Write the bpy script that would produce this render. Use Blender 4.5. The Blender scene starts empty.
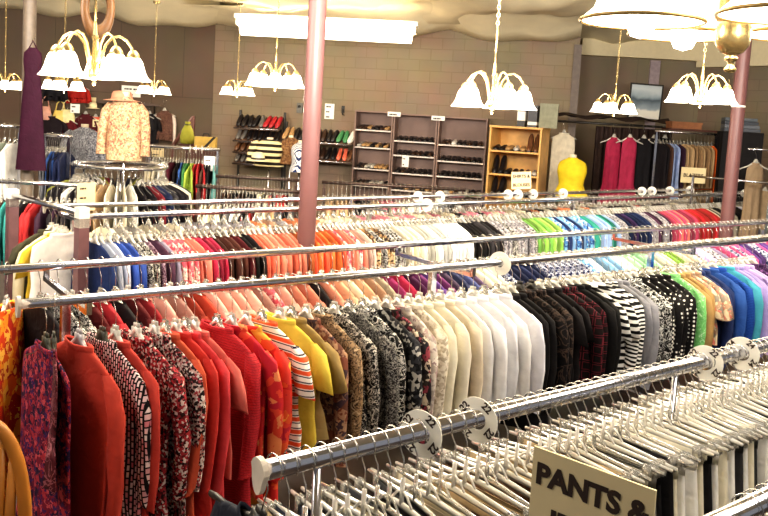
import bpy, math, random
from math import sin, cos, pi, sqrt, radians, atan2
from mathutils import Vector, Matrix
random.seed(7)
R = random.Random(11)
SC = bpy.context.scene
COL = SC.collection

# ------------------------------------------------------------------ camera model (metres)
F, CX, CY, H = 782.0, 384.0, 190.0, 2.2
aX = Vector((1436-CX, 180-CY, F)).normalized()
aY = Vector((-200-CX, 85-CY, F)); aY = (aY - aX*aY.dot(aX)).normalized()
aZ = aX.cross(aY)
CR = Vector((aX.x, aY.x, aZ.x)); CD = Vector((aX.y, aY.y, aZ.y)); CF = Vector((aX.z, aY.z, aZ.z))
EYE = Vector((0, 0, H))
HF = Vector((CF.x, CF.y, 0)).normalized()      # heading on the ground
HR = Vector((HF.y, -HF.x, 0))
def ray(px, py): return CR*((px-CX)/F) + CD*((py-CY)/F) + CF
def at(px, py, d): return EYE + ray(px, py)*d
def atz(px, py, z):
    r = ray(px, py); return EYE + r*((z-H)/r.z)
def px_of(p):
    v = p-EYE; w = v.dot(CF); return (CX+F*v.dot(CR)/w, CY+F*v.dot(CD)/w, w)
def on_plane(px, py, P, n):
    r = ray(px, py); return EYE + r*((P-EYE).dot(n)/r.dot(n))

cam_d = bpy.data.cameras.new('camera'); cam = bpy.data.objects.new('camera', cam_d); COL.objects.link(cam)
cam_d.sensor_width = 36; cam_d.lens = F*36/768; cam_d.shift_y = -(258-CY)/768; cam_d.clip_start = .05; cam_d.clip_end = 200
m = Matrix.Identity(4)
for i, v in enumerate((CR, -CD, -CF)):
    for k in range(3): m[k][i] = v[k]
m.translation = EYE; cam.matrix_world = m
SC.camera = cam

# ------------------------------------------------------------------ materials
def lin(c):
    if isinstance(c, str):
        c = tuple(int(c[i:i+2], 16)/255 for i in (0, 2, 4))
    return tuple((x/12.92 if x <= .04045 else ((x+.055)/1.055)**2.4) for x in c[:3]) + (1,)
MC = {}
def base_mat(name):
    m = bpy.data.materials.new(name); m.use_nodes = True
    nt = m.node_tree; b = nt.nodes['Principled BSDF']
    return m, nt, b
def mat(name, c, rough=.6, metal=0, emit=0, trans=0, var=.12, scale=14, bump=0, ecol=None):
    if name in MC: return MC[name]
    m, nt, b = base_mat(name)
    c = lin(c)
    b.inputs['Roughness'].default_value = rough; b.inputs['Metallic'].default_value = metal
    b.inputs['Transmission Weight'].default_value = trans
    tc = nt.nodes.new('ShaderNodeTexCoord'); nz = nt.nodes.new('ShaderNodeTexNoise'); nz.inputs['Scale'].default_value = scale
    nt.links.new(tc.outputs['Object'], nz.inputs['Vector'])
    rp = nt.nodes.new('ShaderNodeValToRGB')
    rp.color_ramp.elements[0].position = .3; rp.color_ramp.elements[1].position = .7
    rp.color_ramp.elements[0].color = tuple(x*(1-var) for x in c[:3])+(1,); rp.color_ramp.elements[1].color = tuple(min(1, x*(1+var)) for x in c[:3])+(1,)
    nt.links.new(nz.outputs['Fac'], rp.inputs['Fac']); nt.links.new(rp.outputs['Color'], b.inputs['Base Color'])
    if emit:
        b.inputs['Emission Color'].default_value = lin(ecol or c) if isinstance(ecol, str) else c
        b.inputs['Emission Strength'].default_value = emit
    if bump:
        bp = nt.nodes.new('ShaderNodeBump'); bp.inputs['Strength'].default_value = bump; bp.inputs['Distance'].default_value = .02
        nt.links.new(nz.outputs['Fac'], bp.inputs['Height']); nt.links.new(bp.outputs['Normal'], b.inputs['Normal'])
    MC[name] = m; return m
def ramp(nt, stops, const=True):
    rp = nt.nodes.new('ShaderNodeValToRGB'); cr = rp.color_ramp
    cr.interpolation = 'CONSTANT' if const else 'LINEAR'
    while len(cr.elements) > 1: cr.elements.remove(cr.elements[-1])
    for i, (p, c) in enumerate(stops):
        e = cr.elements[0] if i == 0 else cr.elements.new(p)
        e.position = p; e.color = lin(c)
    return rp
def fab(kind, *cols, scale=1.0):
    key = ('fab', kind, cols, scale)
    if key in MC: return MC[key]
    m, nt, b = base_mat('fabric_%s_%s' % (kind, cols[0]))
    N, L = nt.nodes.new, nt.links.new
    b.inputs['Roughness'].default_value = .75
    b.inputs['Specular IOR Level'].default_value = .2
    tc = N('ShaderNodeTexCoord'); mp = N('ShaderNodeMapping'); L(tc.outputs['Object'], mp.inputs['Vector'])
    mp.inputs['Scale'].default_value = (scale,)*3
    def tex(t, **kw):
        n = N(t)
        for k, v in kw.items():
            if k in n.inputs: n.inputs[k].default_value = v
            else: setattr(n, k, v)
        L(mp.outputs['Vector'], n.inputs['Vector']); return n
    out = None
    if kind == 'solid':
        n = tex('ShaderNodeTexNoise', Scale=9.0)
        c = lin(cols[0])
        rp = ramp(nt, [(.25, cols[0]), (.75, cols[0])], False)
        rp.color_ramp.elements[0].color = tuple(x*.82 for x in c[:3])+(1,); rp.color_ramp.elements[1].color = tuple(min(1, x*1.12) for x in c[:3])+(1,)
        L(n.outputs['Fac'], rp.inputs['Fac']); out = rp
    elif kind == 'floral':       # flower cells in several colours
        v = tex('ShaderNodeTexVoronoi', Scale=24.0)
        nz = tex('ShaderNodeTexNoise', Scale=45.0)
        sp = N('ShaderNodeSeparateColor'); L(v.outputs['Color'], sp.inputs['Color'])
        ad = N('ShaderNodeMath'); ad.operation = 'MULTIPLY_ADD'; L(nz.outputs['Fac'], ad.inputs[0]); ad.inputs[1].default_value = .6; L(sp.outputs['Red'], ad.inputs[2])
        sb = N('ShaderNodeMath'); sb.operation = 'SUBTRACT'; L(ad.outputs[0], sb.inputs[0]); sb.inputs[1].default_value = .3
        k = len(cols); rp = ramp(nt, [(i/k, c) for i, c in enumerate(cols)]); L(sb.outputs[0], rp.inputs['Fac']); out = rp
    elif kind == 'stripe':
        w = tex('ShaderNodeTexWave', Scale=6.0, Distortion=.4, bands_direction='Z')
        k = len(cols); rp = ramp(nt, [(i/k, c) for i, c in enumerate(cols)]); L(w.outputs['Fac'], rp.inputs['Fac']); out = rp
    elif kind == 'pinstripe':
        w = tex('ShaderNodeTexWave', Scale=9.0, Distortion=.2, bands_direction='Y')
        k = len(cols); rp = ramp(nt, [(i/k, c) for i, c in enumerate(cols)]); L(w.outputs['Fac'], rp.inputs['Fac']); out = rp
    elif kind == 'zebra':
        w = tex('ShaderNodeTexWave', Scale=7.0, Distortion=5.0, bands_direction='Z'); w.inputs['Detail Scale'].default_value = .8
        rp = ramp(nt, [(0, cols[0]), (.5, cols[1])]); L(w.outputs['Fac'], rp.inputs['Fac']); out = rp
    elif kind == 'scribble':
        n = tex('ShaderNodeTexNoise', Scale=22.0, Detail=3.0, Distortion=2.5)
        st = [(0, cols[0]), (.46, cols[1]), (.53, cols[0]), (.62, cols[-1])]
        rp = ramp(nt, st); L(n.outputs['Fac'], rp.inputs['Fac']); out = rp
    elif kind == 'speckle':
        v = tex('ShaderNodeTexVoronoi', Scale=60.0)
        sp = N('ShaderNodeSeparateColor'); L(v.outputs['Color'], sp.inputs['Color'])
        k = len(cols); rp = ramp(nt, [(i/k, c) for i, c in enumerate(cols)]); L(sp.outputs['Green'], rp.inputs['Fac']); out = rp
    elif kind == 'dots':
        v = tex('ShaderNodeTexVoronoi', Scale=32.0, Randomness=.12)
        rp = ramp(nt, [(0, cols[1]), (.3, cols[0])]); L(v.outputs['Distance'], rp.inputs['Fac']); out = rp
    elif kind == 'geometric':
        v = tex('ShaderNodeTexBrick', Scale=16.0)
        mp.inputs['Rotation'].default_value = (0, pi/2, 0.0)
        v.inputs['Mortar Size'].default_value = .06
        v.inputs['Color1'].default_value = lin(cols[1]); v.inputs['Color2'].default_value = lin(cols[2]); v.inputs['Mortar'].default_value = lin(cols[0])
        out = v
    elif kind == 'plaid':
        w1 = tex('ShaderNodeTexWave', Scale=5.0, bands_direction='Z'); w2 = tex('ShaderNodeTexWave', Scale=5.0, bands_direction='Y')
        mu = N('ShaderNodeMath'); mu.operation = 'MAXIMUM'; L(w1.outputs['Fac'], mu.inputs[0]); L(w2.outputs['Fac'], mu.inputs[1])
        rp = ramp(nt, [(0, cols[0]), (.8, cols[1]), (.95, cols[-1])]); L(mu.outputs[0], rp.inputs['Fac']); out = rp
    L(out.outputs['Color'], b.inputs['Base Color'])
    nb = tex('ShaderNodeTexNoise', Scale=16.0, Detail=2.0); nb.inputs['Distortion'].default_value = .6
    bp = N('ShaderNodeBump'); bp.inputs['Strength'].default_value = .35; bp.inputs['Distance'].default_value = .02
    L(nb.outputs['Fac'], bp.inputs['Height']); L(bp.outputs['Normal'], b.inputs['Normal'])
    MC[key] = m; return m

CHROME = mat('polished_chrome', 'd4d4dc', .16, 1, var=.05)
WIRE = mat('hook_wire', 'c8c6c2', .25, 1, var=.05)
CLEAR = mat('clear_plastic', 'f2eee4', .12, 0, trans=.55, var=.05)
GLASSY = mat('clear_acrylic', 'f0ece2', .08, 0, trans=.8, var=.03)
WHITEP = mat('white_plastic', 'f0ece0', .35, var=.04)
DARKP = mat('dark_plastic', '2a2622', .4)
BRASS = mat('satin_brass', 'e2ca92', .26, .85, var=.06)
SHADE = mat('lit_frosted_glass', 'fff4e0', .4, emit=5.0, ecol='fff0d8', var=.02)
BULB = mat('lit_bulb', 'fff4e0', .4, emit=14.0, ecol='fff0d8', var=.02)
PINKP = mat('mauve_paint', '6e4a49', .45, var=.08, scale=3)
CARD = mat('cream_card', 'e2d0a4', .7, var=.03)
WCARD = mat('white_card', 'f4f2ea', .7, var=.03)
INK = mat('dark_ink', '3a2a22', .7, var=.02)
TAN = mat('honey_wood', 'd9a860', .5, var=.14, scale=5)
HONEY = mat('varnished_oak', 'b87830', .35, var=.2, scale=6)
BROWN = mat('taupe_laminate', '8a7268', .6, var=.08, scale=5)
BROWND = mat('dark_laminate', '6a5044', .6, var=.1, scale=5)
EDGE = mat('pale_shelf_edge', 'e2d6cc', .5, var=.04)

# ------------------------------------------------------------------ mesh helpers
class MB:
    def __init__(s): s.v = []; s.f = []
    def box(s, x0, y0, z0, x1, y1, z1):
        b = len(s.v)
        s.v += [(x, y, z) for x in (x0, x1) for y in (y0, y1) for z in (z0, z1)]
        s.f += [tuple(b+i for i in q) for q in ((0, 1, 3, 2), (4, 6, 7, 5), (0, 4, 5, 1), (2, 3, 7, 6), (0, 2, 6, 4), (1, 5, 7, 3))]
        return s
    def obox(s, M, x0, y0, z0, x1, y1, z1):
        b = len(s.v); s.box(x0, y0, z0, x1, y1, z1)
        s.v[b:] = [tuple(M @ Vector(p)) for p in s.v[b:]]; return s
    def rings(s, rs, close=True, cap=False):
        b = len(s.v); n = len(rs[0])
        for r in rs: s.v += [tuple(p) for p in r]
        for i in range(len(rs)-1):
            for k in range(n if close else n-1):
                k2 = (k+1) % n
                s.f.append((b+i*n+k, b+i*n+k2, b+(i+1)*n+k2, b+(i+1)*n+k))
        if cap:
            s.f.append(tuple(b+k for k in range(n))[::-1]); s.f.append(tuple(b+(len(rs)-1)*n+k for k in range(n)))
        return s
    def tube(s, path, r, n=8, cap=True, flat=None):
        P = [Vector(p) for p in path]; rs = []
        t0 = None; up = None
        for i, p in enumerate(P):
            t = (P[min(i+1, len(P)-1)]-P[max(i-1, 0)]).normalized()
            if up is None:
                up = Vector((0, 0, 1)) if abs(t.z) < .9 else Vector((1, 0, 0))
            a = t.cross(up); 
            if a.length < 1e-4: a = t.cross(Vector((.3, 1, .1)))
            a.normalize(); c = a.cross(t); up = c
            rr = r[i] if isinstance(r, (list, tuple)) else r
            rs.append([p+(a*cos(2*pi*k/n)+c*sin(2*pi*k/n)*(flat or 1))*rr for k in range(n)])
        return s.rings(rs, True, cap)
    def lathe(s, prof, n=16, c=(0, 0, 0), cap=False):
        return s.rings([[(c[0]+r*cos(2*pi*k/n), c[1]+r*sin(2*pi*k/n), c[2]+z) for k in range(n)] for r, z in prof], True, cap)
    def torus(s, c, R_, r, ax='z', n=14, k=6, sx=1, sz=1):
        rs = []
        for i in range(n+1):
            a = 2*pi*i/n; row = []
            for j in range(k):
                b = 2*pi*j/k; u = (R_+r*cos(b))*cos(a)*sx; w = (R_+r*cos(b))*sin(a)*sz; h = r*sin(b)
                row.append((c[0]+u, c[1]+w, c[2]+h) if ax == 'z' else (c[0]+h, c[1]+u, c[2]+w) if ax == 'x' else (c[0]+u, c[1]+h, c[2]+w))
            rs.append(row)
        return s.rings(rs)
    def mesh(s, name, smooth=True):
        me = bpy.data.meshes.new(name); me.from_pydata(s.v, [], s.f); me.update()
        if smooth: me.polygons.foreach_set('use_smooth', [True]*len(me.polygons))
        return me
def link(name, me, mt=None, parent=None, loc=None, rz=None, objmat=False):
    o = bpy.data.objects.new(name, me); COL.objects.link(o)
    if mt is not None:
        if not me.materials: me.materials.append(mt)
        if me.materials[0] is not mt:
            o.material_slots[0].link = 'OBJECT'; o.material_slots[0].material = mt
    if parent is not None: o.parent = parent
    if loc is not None: o.location = loc
    if rz is not None: o.rotation_euler = (0, 0, rz)
    return o
def put(name, mb, mt, parent=None, loc=None, rz=None, smooth=False):
    return link(name, mb.mesh(name, smooth), mt, parent, loc, rz)
SEEN = {}
def tag(o, label, cat, group=None):
    w = label.split()
    if len(w) > 16: print('LONG LABEL', len(w), label)
    if label in SEEN: print('DUP LABEL', label)
    SEEN[label] = 1
    o['label'] = label; o['category'] = cat
    if group: o['group'] = group
    return o
def empty(name, loc, rz=0):
    o = bpy.data.objects.new(name, None); o.empty_display_size = .1; COL.objects.link(o)
    o.location = loc; o.rotation_euler = (0, 0, rz); return o
def struct(name, mb, mt, loc=None, rz=None, smooth=False):
    o = put(name, mb, mt, None, loc, rz, smooth); o['kind'] = 'structure'; return o
ORD = ['first', 'second', 'third', 'fourth', 'fifth', 'sixth', 'seventh', 'eighth', 'ninth', 'tenth', 'eleventh', 'twelfth']
def nth(i):
    if i < 12: return ORD[i]
    n = i+1; return '%d%s' % (n, 'th' if 10 <= n % 100 <= 20 else {1: 'st', 2: 'nd', 3: 'rd'}.get(n % 10, 'th'))
GM_TEXT = {}
def text(name, s, size, mt, parent, loc, rot, bold=0, align='CENTER'):
    c = bpy.data.curves.new(name, 'FONT'); c.body = s; c.size = size; c.align_x = align; c.align_y = 'CENTER'; c.extrude = .0005; c.offset = bold
    c.resolution_u = 3
    key = ('text', s, size, bold)
    if key not in GM_TEXT:
        t = bpy.data.objects.new('lettering', c); COL.objects.link(t)
        bpy.context.view_layer.update()
        GM_TEXT[key] = bpy.data.meshes.new_from_object(t.evaluated_get(bpy.context.evaluated_depsgraph_get()))
        bpy.data.objects.remove(t)
    me = GM_TEXT[key]; me.materials.clear()
    return_o = link(name, me, mt, parent, loc); return_o.rotation_euler = rot; return return_o

# ------------------------------------------------------------------ the room
def gpt(u, d, z=0): return HR*u + HF*d + Vector((0, 0, z))
HA = atan2(HR.y, HR.x)                       # rotation that puts local x on the right-hand direction
CEIL = 4.1
def wallpt(px, d):                           # ground point under a pixel column at a depth
    p = at(px, 120, d); return Vector((p.x, p.y, 0))
W1a, W1b = wallpt(212, 15.9), wallpt(574, 14.4)
WLa = wallpt(-160, 14.2)
W2a, W2b = wallpt(560, 16.6), wallpt(697, 16.0)
W3b = wallpt(960, 12.2)
W2a = W1b + (W1b-EYE).normalized()*1.8; W2a.z = 0
def block_mat(name, c, dark, bw=.42, bh=.21, strength=.15):
    m, nt, b = base_mat(name); N, L = nt.nodes.new, nt.links.new
    b.inputs['Roughness'].default_value = .8
    tc = N('ShaderNodeTexCoord'); sx = N('ShaderNodeSeparateXYZ'); L(tc.outputs['Object'], sx.inputs[0])
    cb = N('ShaderNodeCombineXYZ'); L(sx.outputs['X'], cb.inputs['X']); L(sx.outputs['Z'], cb.inputs['Y'])
    br = N('ShaderNodeTexBrick'); L(cb.outputs[0], br.inputs['Vector'])
    br.inputs['Scale'].default_value = 1.0; br.inputs['Brick Width'].default_value = bw; br.inputs['Row Height'].default_value = bh
    br.inputs['Mortar Size'].default_value = .012; br.inputs['Mortar Smooth'].default_value = .6
    br.inputs['Color1'].default_value = lin(c); br.inputs['Color2'].default_value = tuple(x*.93 for x in lin(c)[:3])+(1,); br.inputs['Mortar'].default_value = lin(dark)
    nz = N('ShaderNodeTexNoise'); nz.inputs['Scale'].default_value = 1.3; L(tc.outputs['Object'], nz.inputs['Vector'])
    mx = N('ShaderNodeMix'); mx.data_type = 'RGBA'; mx.blend_type = 'MULTIPLY'; mx.inputs['Factor'].default_value = .35
    L(br.outputs['Color'], mx.inputs['A']); L(nz.outputs['Color'], mx.inputs['B'])
    L(mx.outputs['Result'], b.inputs['Base Color'])
    bp = N('ShaderNodeBump'); bp.inputs['Strength'].default_value = strength; bp.inputs['Distance'].default_value = .03; bp.invert = True
    L(br.outputs['Fac'], bp.inputs['Height']); L(bp.outputs['Normal'], b.inputs['Normal'])
    return m
TAUPE = block_mat('painted_block_taupe', '978670', '8c7c65')
UMBER = block_mat('painted_board_brown', '6c5a4a', '5c4e40', 1.2, 2.4, .2)
def wall(name, a, b, mt, z0=0, z1=CEIL, t=.15):
    d = b-a; L_ = d.length
    return struct(name, MB().box(0, 0, z0, L_, t, z1), mt, a, atan2(d.y, d.x))
wall('wall_back', W1a, W1b, TAUPE)
wall('wall_left', WLa, W1a, UMBER)
wall('wall_return', W1b, W2a, TAUPE)
wall('wall_recess', W2a, W2b, block_mat('painted_board_taupe', '968670', '8c7c68', 1.2, 2.4, .1))
wall('wall_right', W2b, W3b, TAUPE)
fl = MB(); 
struct('floor', MB().box(-13, -3, -.1, 15, 20, 0), mat('brown_floor', '46392f', .5, var=.25, scale=2), (0, 0, 0), HA)
# draped cloth ceiling
FABRIC_C = mat('draped_muslin', 'efe2bf', .85, var=.05, scale=2)
def drape_z(u, d):
    k = .06*sin(1.7*u+.6*d)+.05*sin(.8*u-1.9*d+1)+.035*sin(4.1*u+2.3*d)+.02*sin(9*u-3*d)
    return CEIL + k
b = MB(); rs = []
for i in range(61):
    d = 7+i*.2
    rs.append([tuple(gpt(-13+k*.2, d, drape_z(-13+k*.2, d))) for k in range(141)])
b.rings(rs, False)
rs = [[tuple(gpt(-13+k*2, d, CEIL+.02)) for k in range(15)] for d in (-3, 2, 7)]
b.rings(rs, False)
struct('ceiling', b, FABRIC_C, smooth=True)
struct('ceiling_deck', MB().box(-13, -3, CEIL+.3, 15, 20, CEIL+.4), mat('deck_paint', 'd8ccb0'), (0, 0, 0), HA)
# cloth valance sagging where the drapes meet the back walls
def valance(name, a, b_, n, drop, seed, push=1.6):
    r = random.Random(seed); d = b_-a; nr = Vector((d.y, -d.x, 0)).normalized()
    if nr.dot(EYE-a) < 0: nr = -nr
    m = MB(); K = n*12; cols = []
    for i in range(K+1):
        t = i/K; s = abs(sin(pi*t*n)); z = CEIL-.2-drop*s*(.8+.2*sin(7*t+seed))+.04*sin(31*t)
        p = a+d*t
        cols.append([p+nr*o+Vector((0, 0, zz)) for o, zz in ((push, CEIL+.03-.08*sin(5*t+1)), (push*.55, CEIL-.03-.05*s+.03*sin(23*t)), (.3, z+.12+.04*sin(40*t)), (.1, z), (.04, z+.05))])
    m.rings(cols, False)
    return struct(name, m, FABRIC_C, smooth=True)
valance('ceiling_drape', W1a, W1b, 3, .17, 1)
valance('ceiling_drape', WLa, W1a, 3, .16, 2)
# pale soffit band over the recess
d = W2b-W2a; struct('trim_soffit', MB().box(0, -.25, 3.72, d.length, 0, CEIL), mat('soffit_cream', 'e6d8b4', .8, var=.03), W2a, atan2(d.y, d.x))
d = W3b-W2b; struct('trim_right', MB().box(0, -.2, 3.6, d.length, 0, CEIL), MC['soffit_cream'], W2b, atan2(d.y, d.x))
d = W1b-W1a; struct('trim_corner', MB().box(d.length-.1, -.05, 0, d.length+.04, .2, 3.75), mat('corner_grey', '6c6058', .6), W1a, atan2(d.y, d.x))
d = W3b-W2b; struct('trim_pilaster', MB().box(-1.05, -.06, 0, -.85, .05, 3.7), mat('pilaster_lilac', 'a8989c', .6), W2b, atan2((W2b-W2a).y, (W2b-W2a).x))

# ------------------------------------------------------------------ poles
def pole(px, py, d, r, mt, label, bandz=None):
    p = at(px, py, d); o = empty('support_pole', (p.x, p.y, 0)); tag(o, label, 'pole')
    put('shaft', MB().lathe([(r, 0.02), (r, CEIL-.17)], 20), mt, o, smooth=True)
    put('base_plate', MB().lathe([(r*2.2, 0), (r*2.2, .02), (r*1.2, .03), (r*1.1, .06)], 20, cap=True), mt, o)
    if bandz: put('joint_band', MB().lathe([(r*1.01, -.012), (r*1.06, 0), (r*1.01, .012)], 20, (0, 0, bandz)), WHITEP, o, smooth=True)
    return o
pole(312, 120, 6.75, .078, PINKP, 'mauve painted round steel pole standing between the racks near the shoe wall')
pole(737, 120, 10.0, .085, PINKP, 'mauve steel pole at the far end of the racks beside the blazers', 2.62)
pole(29, 60, 9.3, .075, mat('grey_brown_paint', '76695c', .5), 'grey brown steel pole with a purple dress hung against it')

# ------------------------------------------------------------------ garments
GS, GZ = 1.2, -.058
def sc(me):
    for v in me.vertices: v.co.y *= GS; v.co.z = v.co.z*GS+GZ
    return me
GM = {}
def garment_meshes(sleeve, L, flare, thick, seed, neck=.085):
    key = (sleeve, L, flare, thick, seed, neck)
    if key in GM: return GM[key]
    r = random.Random(hash((L, seed)) & 0xffff)
    N_ = 26; p1, p2, p3 = r.uniform(0, 6), r.uniform(0, 6), r.uniform(0, 6)
    b = MB(); rs = []
    zs = [(-L, .235*flare, 1.0), (-L*.8-.02, .228*(.5+.5*flare), .95), (-L*.6-.08, .215, .9), (-.42, .212, .85), (-.34, .215, .75), (-.27, .213, .66), (-.215, .206, .55),
          (-.185, .200, .5), (-.166, .172, .52), (-.148, .135, .56), (-.138, .112, .6), (-.132, neck*1.1, .6), (-.124, neck*1.04, .62)]
    for z, w, t in zs:
        row = []; dep = max(0, min(1, (-z-.2)/(L-.2)))
        for k in range(N_):
            a = 2*pi*k/N_; y = w*cos(a); s_ = 1 if sin(a) >= 0 else -1
            x = thick*t*(abs(sin(a))**.7)*s_
            x += thick*dep*(.75*sin(34*y+p1+2*z)+.45*sin(67*y+p2))+.02*dep*dep*sin(p3+9*y)
            y += .012*dep*sin(9*z+p3)
            zz = z+(.012*sin(6*y+p1) if dep > .97 else 0)
            row.append((x, y, zz))
        rs.append(row)
    b.rings(rs)
    body = sc(b.mesh('garment_body'))
    sl = []
    if sleeve != 'none':
        for sg in (-1, 1):
            q = MB(); e = r.uniform(-.03, .03); sp_ = r.uniform(.75, 1.35)
            if sleeve == 'long': pts = [(.185, -.185, .03, .5), (.215, -.225, .06, .8), (.232, -.33, .062, .9), (.24, -.46, .055, .9), (.236, -.58, .048, .85), (.228, -.68, .043, .8), (.224, -.70, .046, .8)]
            else: pts = [(.185, -.185, .03, .5), (.215, -.225, .062, .8), (.237, -.30, .07, .9), (.25, -.38, .078, .95), (.25, -.385, .07, .9)]
            rr = []
            for i, (y, z, w, t) in enumerate(pts):
                row = []
                for k in range(12):
                    a = 2*pi*k/12
                    row.append((thick*t*sin(a)*1.05+e*i*.4+thick*.2*sin(23*z+p2+k), sg*(.185+(y-.185)*sp_+w*.62*cos(a)), z+.012*sin(a+p1)*(i > 2)))
                rr.append(row)
            q.rings(rr); sl.append(sc(q.mesh('garment_sleeve')))
    c = MB()
    rr = []
    for z, w, t in ((-.136, neck*1.14, .72), (-.120, neck*1.1, .8), (-.115, neck*1.04, .74), (-.124, neck*.98, .6)):
        rr.append([(thick*t*sin(2*pi*k/16)-.002, w*cos(2*pi*k/16), z+.008*abs(cos(2*pi*k/16))) for k in range(16)])
    c.rings(rr); col = sc(c.mesh('garment_collar'))
    allb = MB(); allb.v = [(x, y*GS, z*GS+GZ) for x, y, z in b.v]; allb.f = list(b.f)
    for me in sl:
        o = len(allb.v); allb.v += [tuple(v.co) for v in me.vertices]; allb.f += [tuple(o+i for i in p.vertices) for p in me.polygons]
    GM[key] = (body, sl, col, allb.mesh('garment_whole'))
    return GM[key]
def hook_path():
    pts = []
    for i in range(15):
        a = radians(-35)+radians(250)*i/14
        pts.append((0, .027*cos(a), .027*sin(a)))
    pts = pts[::-1]
    a0 = pts[-1]
    return [p for p in pts] 
def hook_mesh(r=.0021, drop=-.155):
    b = MB(); pts = []
    for i in range(13):
        a = radians(205)-radians(245)*i/12
        pts.append((0, .035*cos(a), .035*sin(a)))
    pts += [(0, .014, -.05), (0, .002, -.066), (0, 0, -.08), (0, 0, drop)]
    b.tube(pts, r, 6); return b.mesh('hanger_hook')
HOOK = hook_mesh(); 
def hanger_mesh():
    b = MB()
    b.tube([(0, -.19, -.198), (0, -.165, -.184), (0, -.10, -.16), (0, -.04, -.122), (0, 0, -.088), (0, .04, -.122), (0, .10, -.16), (0, .165, -.184), (0, .19, -.198)], [.006, .007, .008, .010, .012, .010, .008, .007, .006], 6, flat=1.3)
    b.box(-.007, -.026, -.128, .007, .026, -.078); b.box(-.005, -.016, -.08, .005, .016, -.062)
    return sc(b.mesh('hanger_arms'))
HANG = hanger_mesh()
def clip_hanger_mesh():
    b = MB()
    b.tube([(0, -.245, -.212), (0, -.1, -.203), (0, 0, -.196), (0, .1, -.203), (0, .245, -.212)], [.004, .006, .007, .006, .004], 6, flat=1.5)
    b.tube([(0, 0, -.12), (0, 0, -.2)], .007, 6)
    b.tube([(0, -.05, -.2), (0, -.02, -.165), (0, 0, -.155), (0, .02, -.165), (0, .05, -.2)], .004, 6)
    return b.mesh('clip_hanger_bar')
CLIPH = clip_hanger_mesh()
def clip_mesh():
    b = MB(); b.box(-.009, -.014, -.25, -.004, .014, -.2); b.box(.004, -.014, -.25, .009, .014, -.2); b.box(-.007, -.015, -.225, .007, .015, -.212)
    return b.mesh('hanger_clip')
CLIP = clip_mesh()
def merged(*parts):
    b = MB()
    for me in parts:
        o = len(b.v); b.v += [tuple(v.co) for v in me.vertices]; b.f += [tuple(o+i for i in p.vertices) for p in me.polygons]
    return b.mesh('merged_hanger')
HANGW = merged(HANG, HOOK)

def rng_gauss(s): return R.gauss(0, s)
TAGM = MB().box(-.002, -.028, -.085, 0, .028, 0).mesh('price_card', False)

def make_garment(*a, **k):
    o = _garment(*a, **k); o.scale = (1, R.uniform(1.0, 1.1), R.uniform(.94, 1.0)); return o
def _garment(name, mt, loc, rz, sleeve='long', L=.68, flare=1.0, thick=.026, seed=0, neck=.085, parts=True, collar=None, tagged=False):
    body, sl, col, whole = garment_meshes(sleeve, L, flare, thick, seed, neck)
    if not parts:
        return link(name, whole, mt, None, loc, rz)
    o = link(name, body, mt, None, loc, rz)
    for s_ in sl: link('sleeve', s_, mt, o)
    if collar is not None: link('collar', col, collar, o)
    if tagged:
        t = link('price_tag', TAGM, WCARD, o); t.location = (-thick*1.0-.01, -.17, -.30); t['label'] = 'white paper price tag'
    return o
NH = [0]
STUFF_H = {}
def make_hanger(loc, rz, label=None, group='hangers on the blouse racks', mt=None, stuff=None):
    if stuff:
        STUFF_H.setdefault(stuff, []).append((loc, rz)); return
    o = link('clothes_hanger', HANG, mt or CLEAR, None, loc, rz); tag(o, label, 'hanger', group)
    h = link('hook', HOOK, WIRE, o)
    return o

class Rail:
    """a straight clothes rail in the room: two ground points, a height"""
    def __init__(s, a, b, z=1.35):
        s.a = Vector((a[0], a[1], z)); s.b = Vector((b[0], b[1], z)); s.d = (s.b-s.a).normalized(); s.L = (s.b-s.a).length
        s.rz = atan2(s.d.y, s.d.x); s.n = Vector((-s.d.y, s.d.x, 0))
    def at_px(s, px, tip=True):
        # distance along the rail whose near shoulder (or rail point) stands over the pixel column px
        base = s.a + (s.n*-.29 + Vector((0, 0, -.40)) if tip else Vector((0, 0, 0)))
        v = base-EYE; k = (px-CX)/F
        # (v+t d).CR = k (v+t d).CF
        den = s.d.dot(CR)-k*s.d.dot(CF)
        return (k*v.dot(CF)-v.dot(CR))/den
    def p(s, t): return s.a + s.d*t

def fit_label(core, tail):
    w = (core+' '+tail).split(); return ' '.join(w)

def label_rail(items, rail_name, anchor):
    """items: list of (desc, noun). Each label says the look; look-alikes are told apart by their place in the run of that look."""
    from collections import Counter
    cnt = Counter(d for d, n in items); run = Counter(); out = []
    for d, n in items:
        if cnt[d] == 1: out.append('%s on %s' % (d, rail_name))
        else:
            out.append('%s %s along %s from %s' % (nth(run[d]), d, rail_name, anchor)); run[d] += 1
    return out
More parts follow.
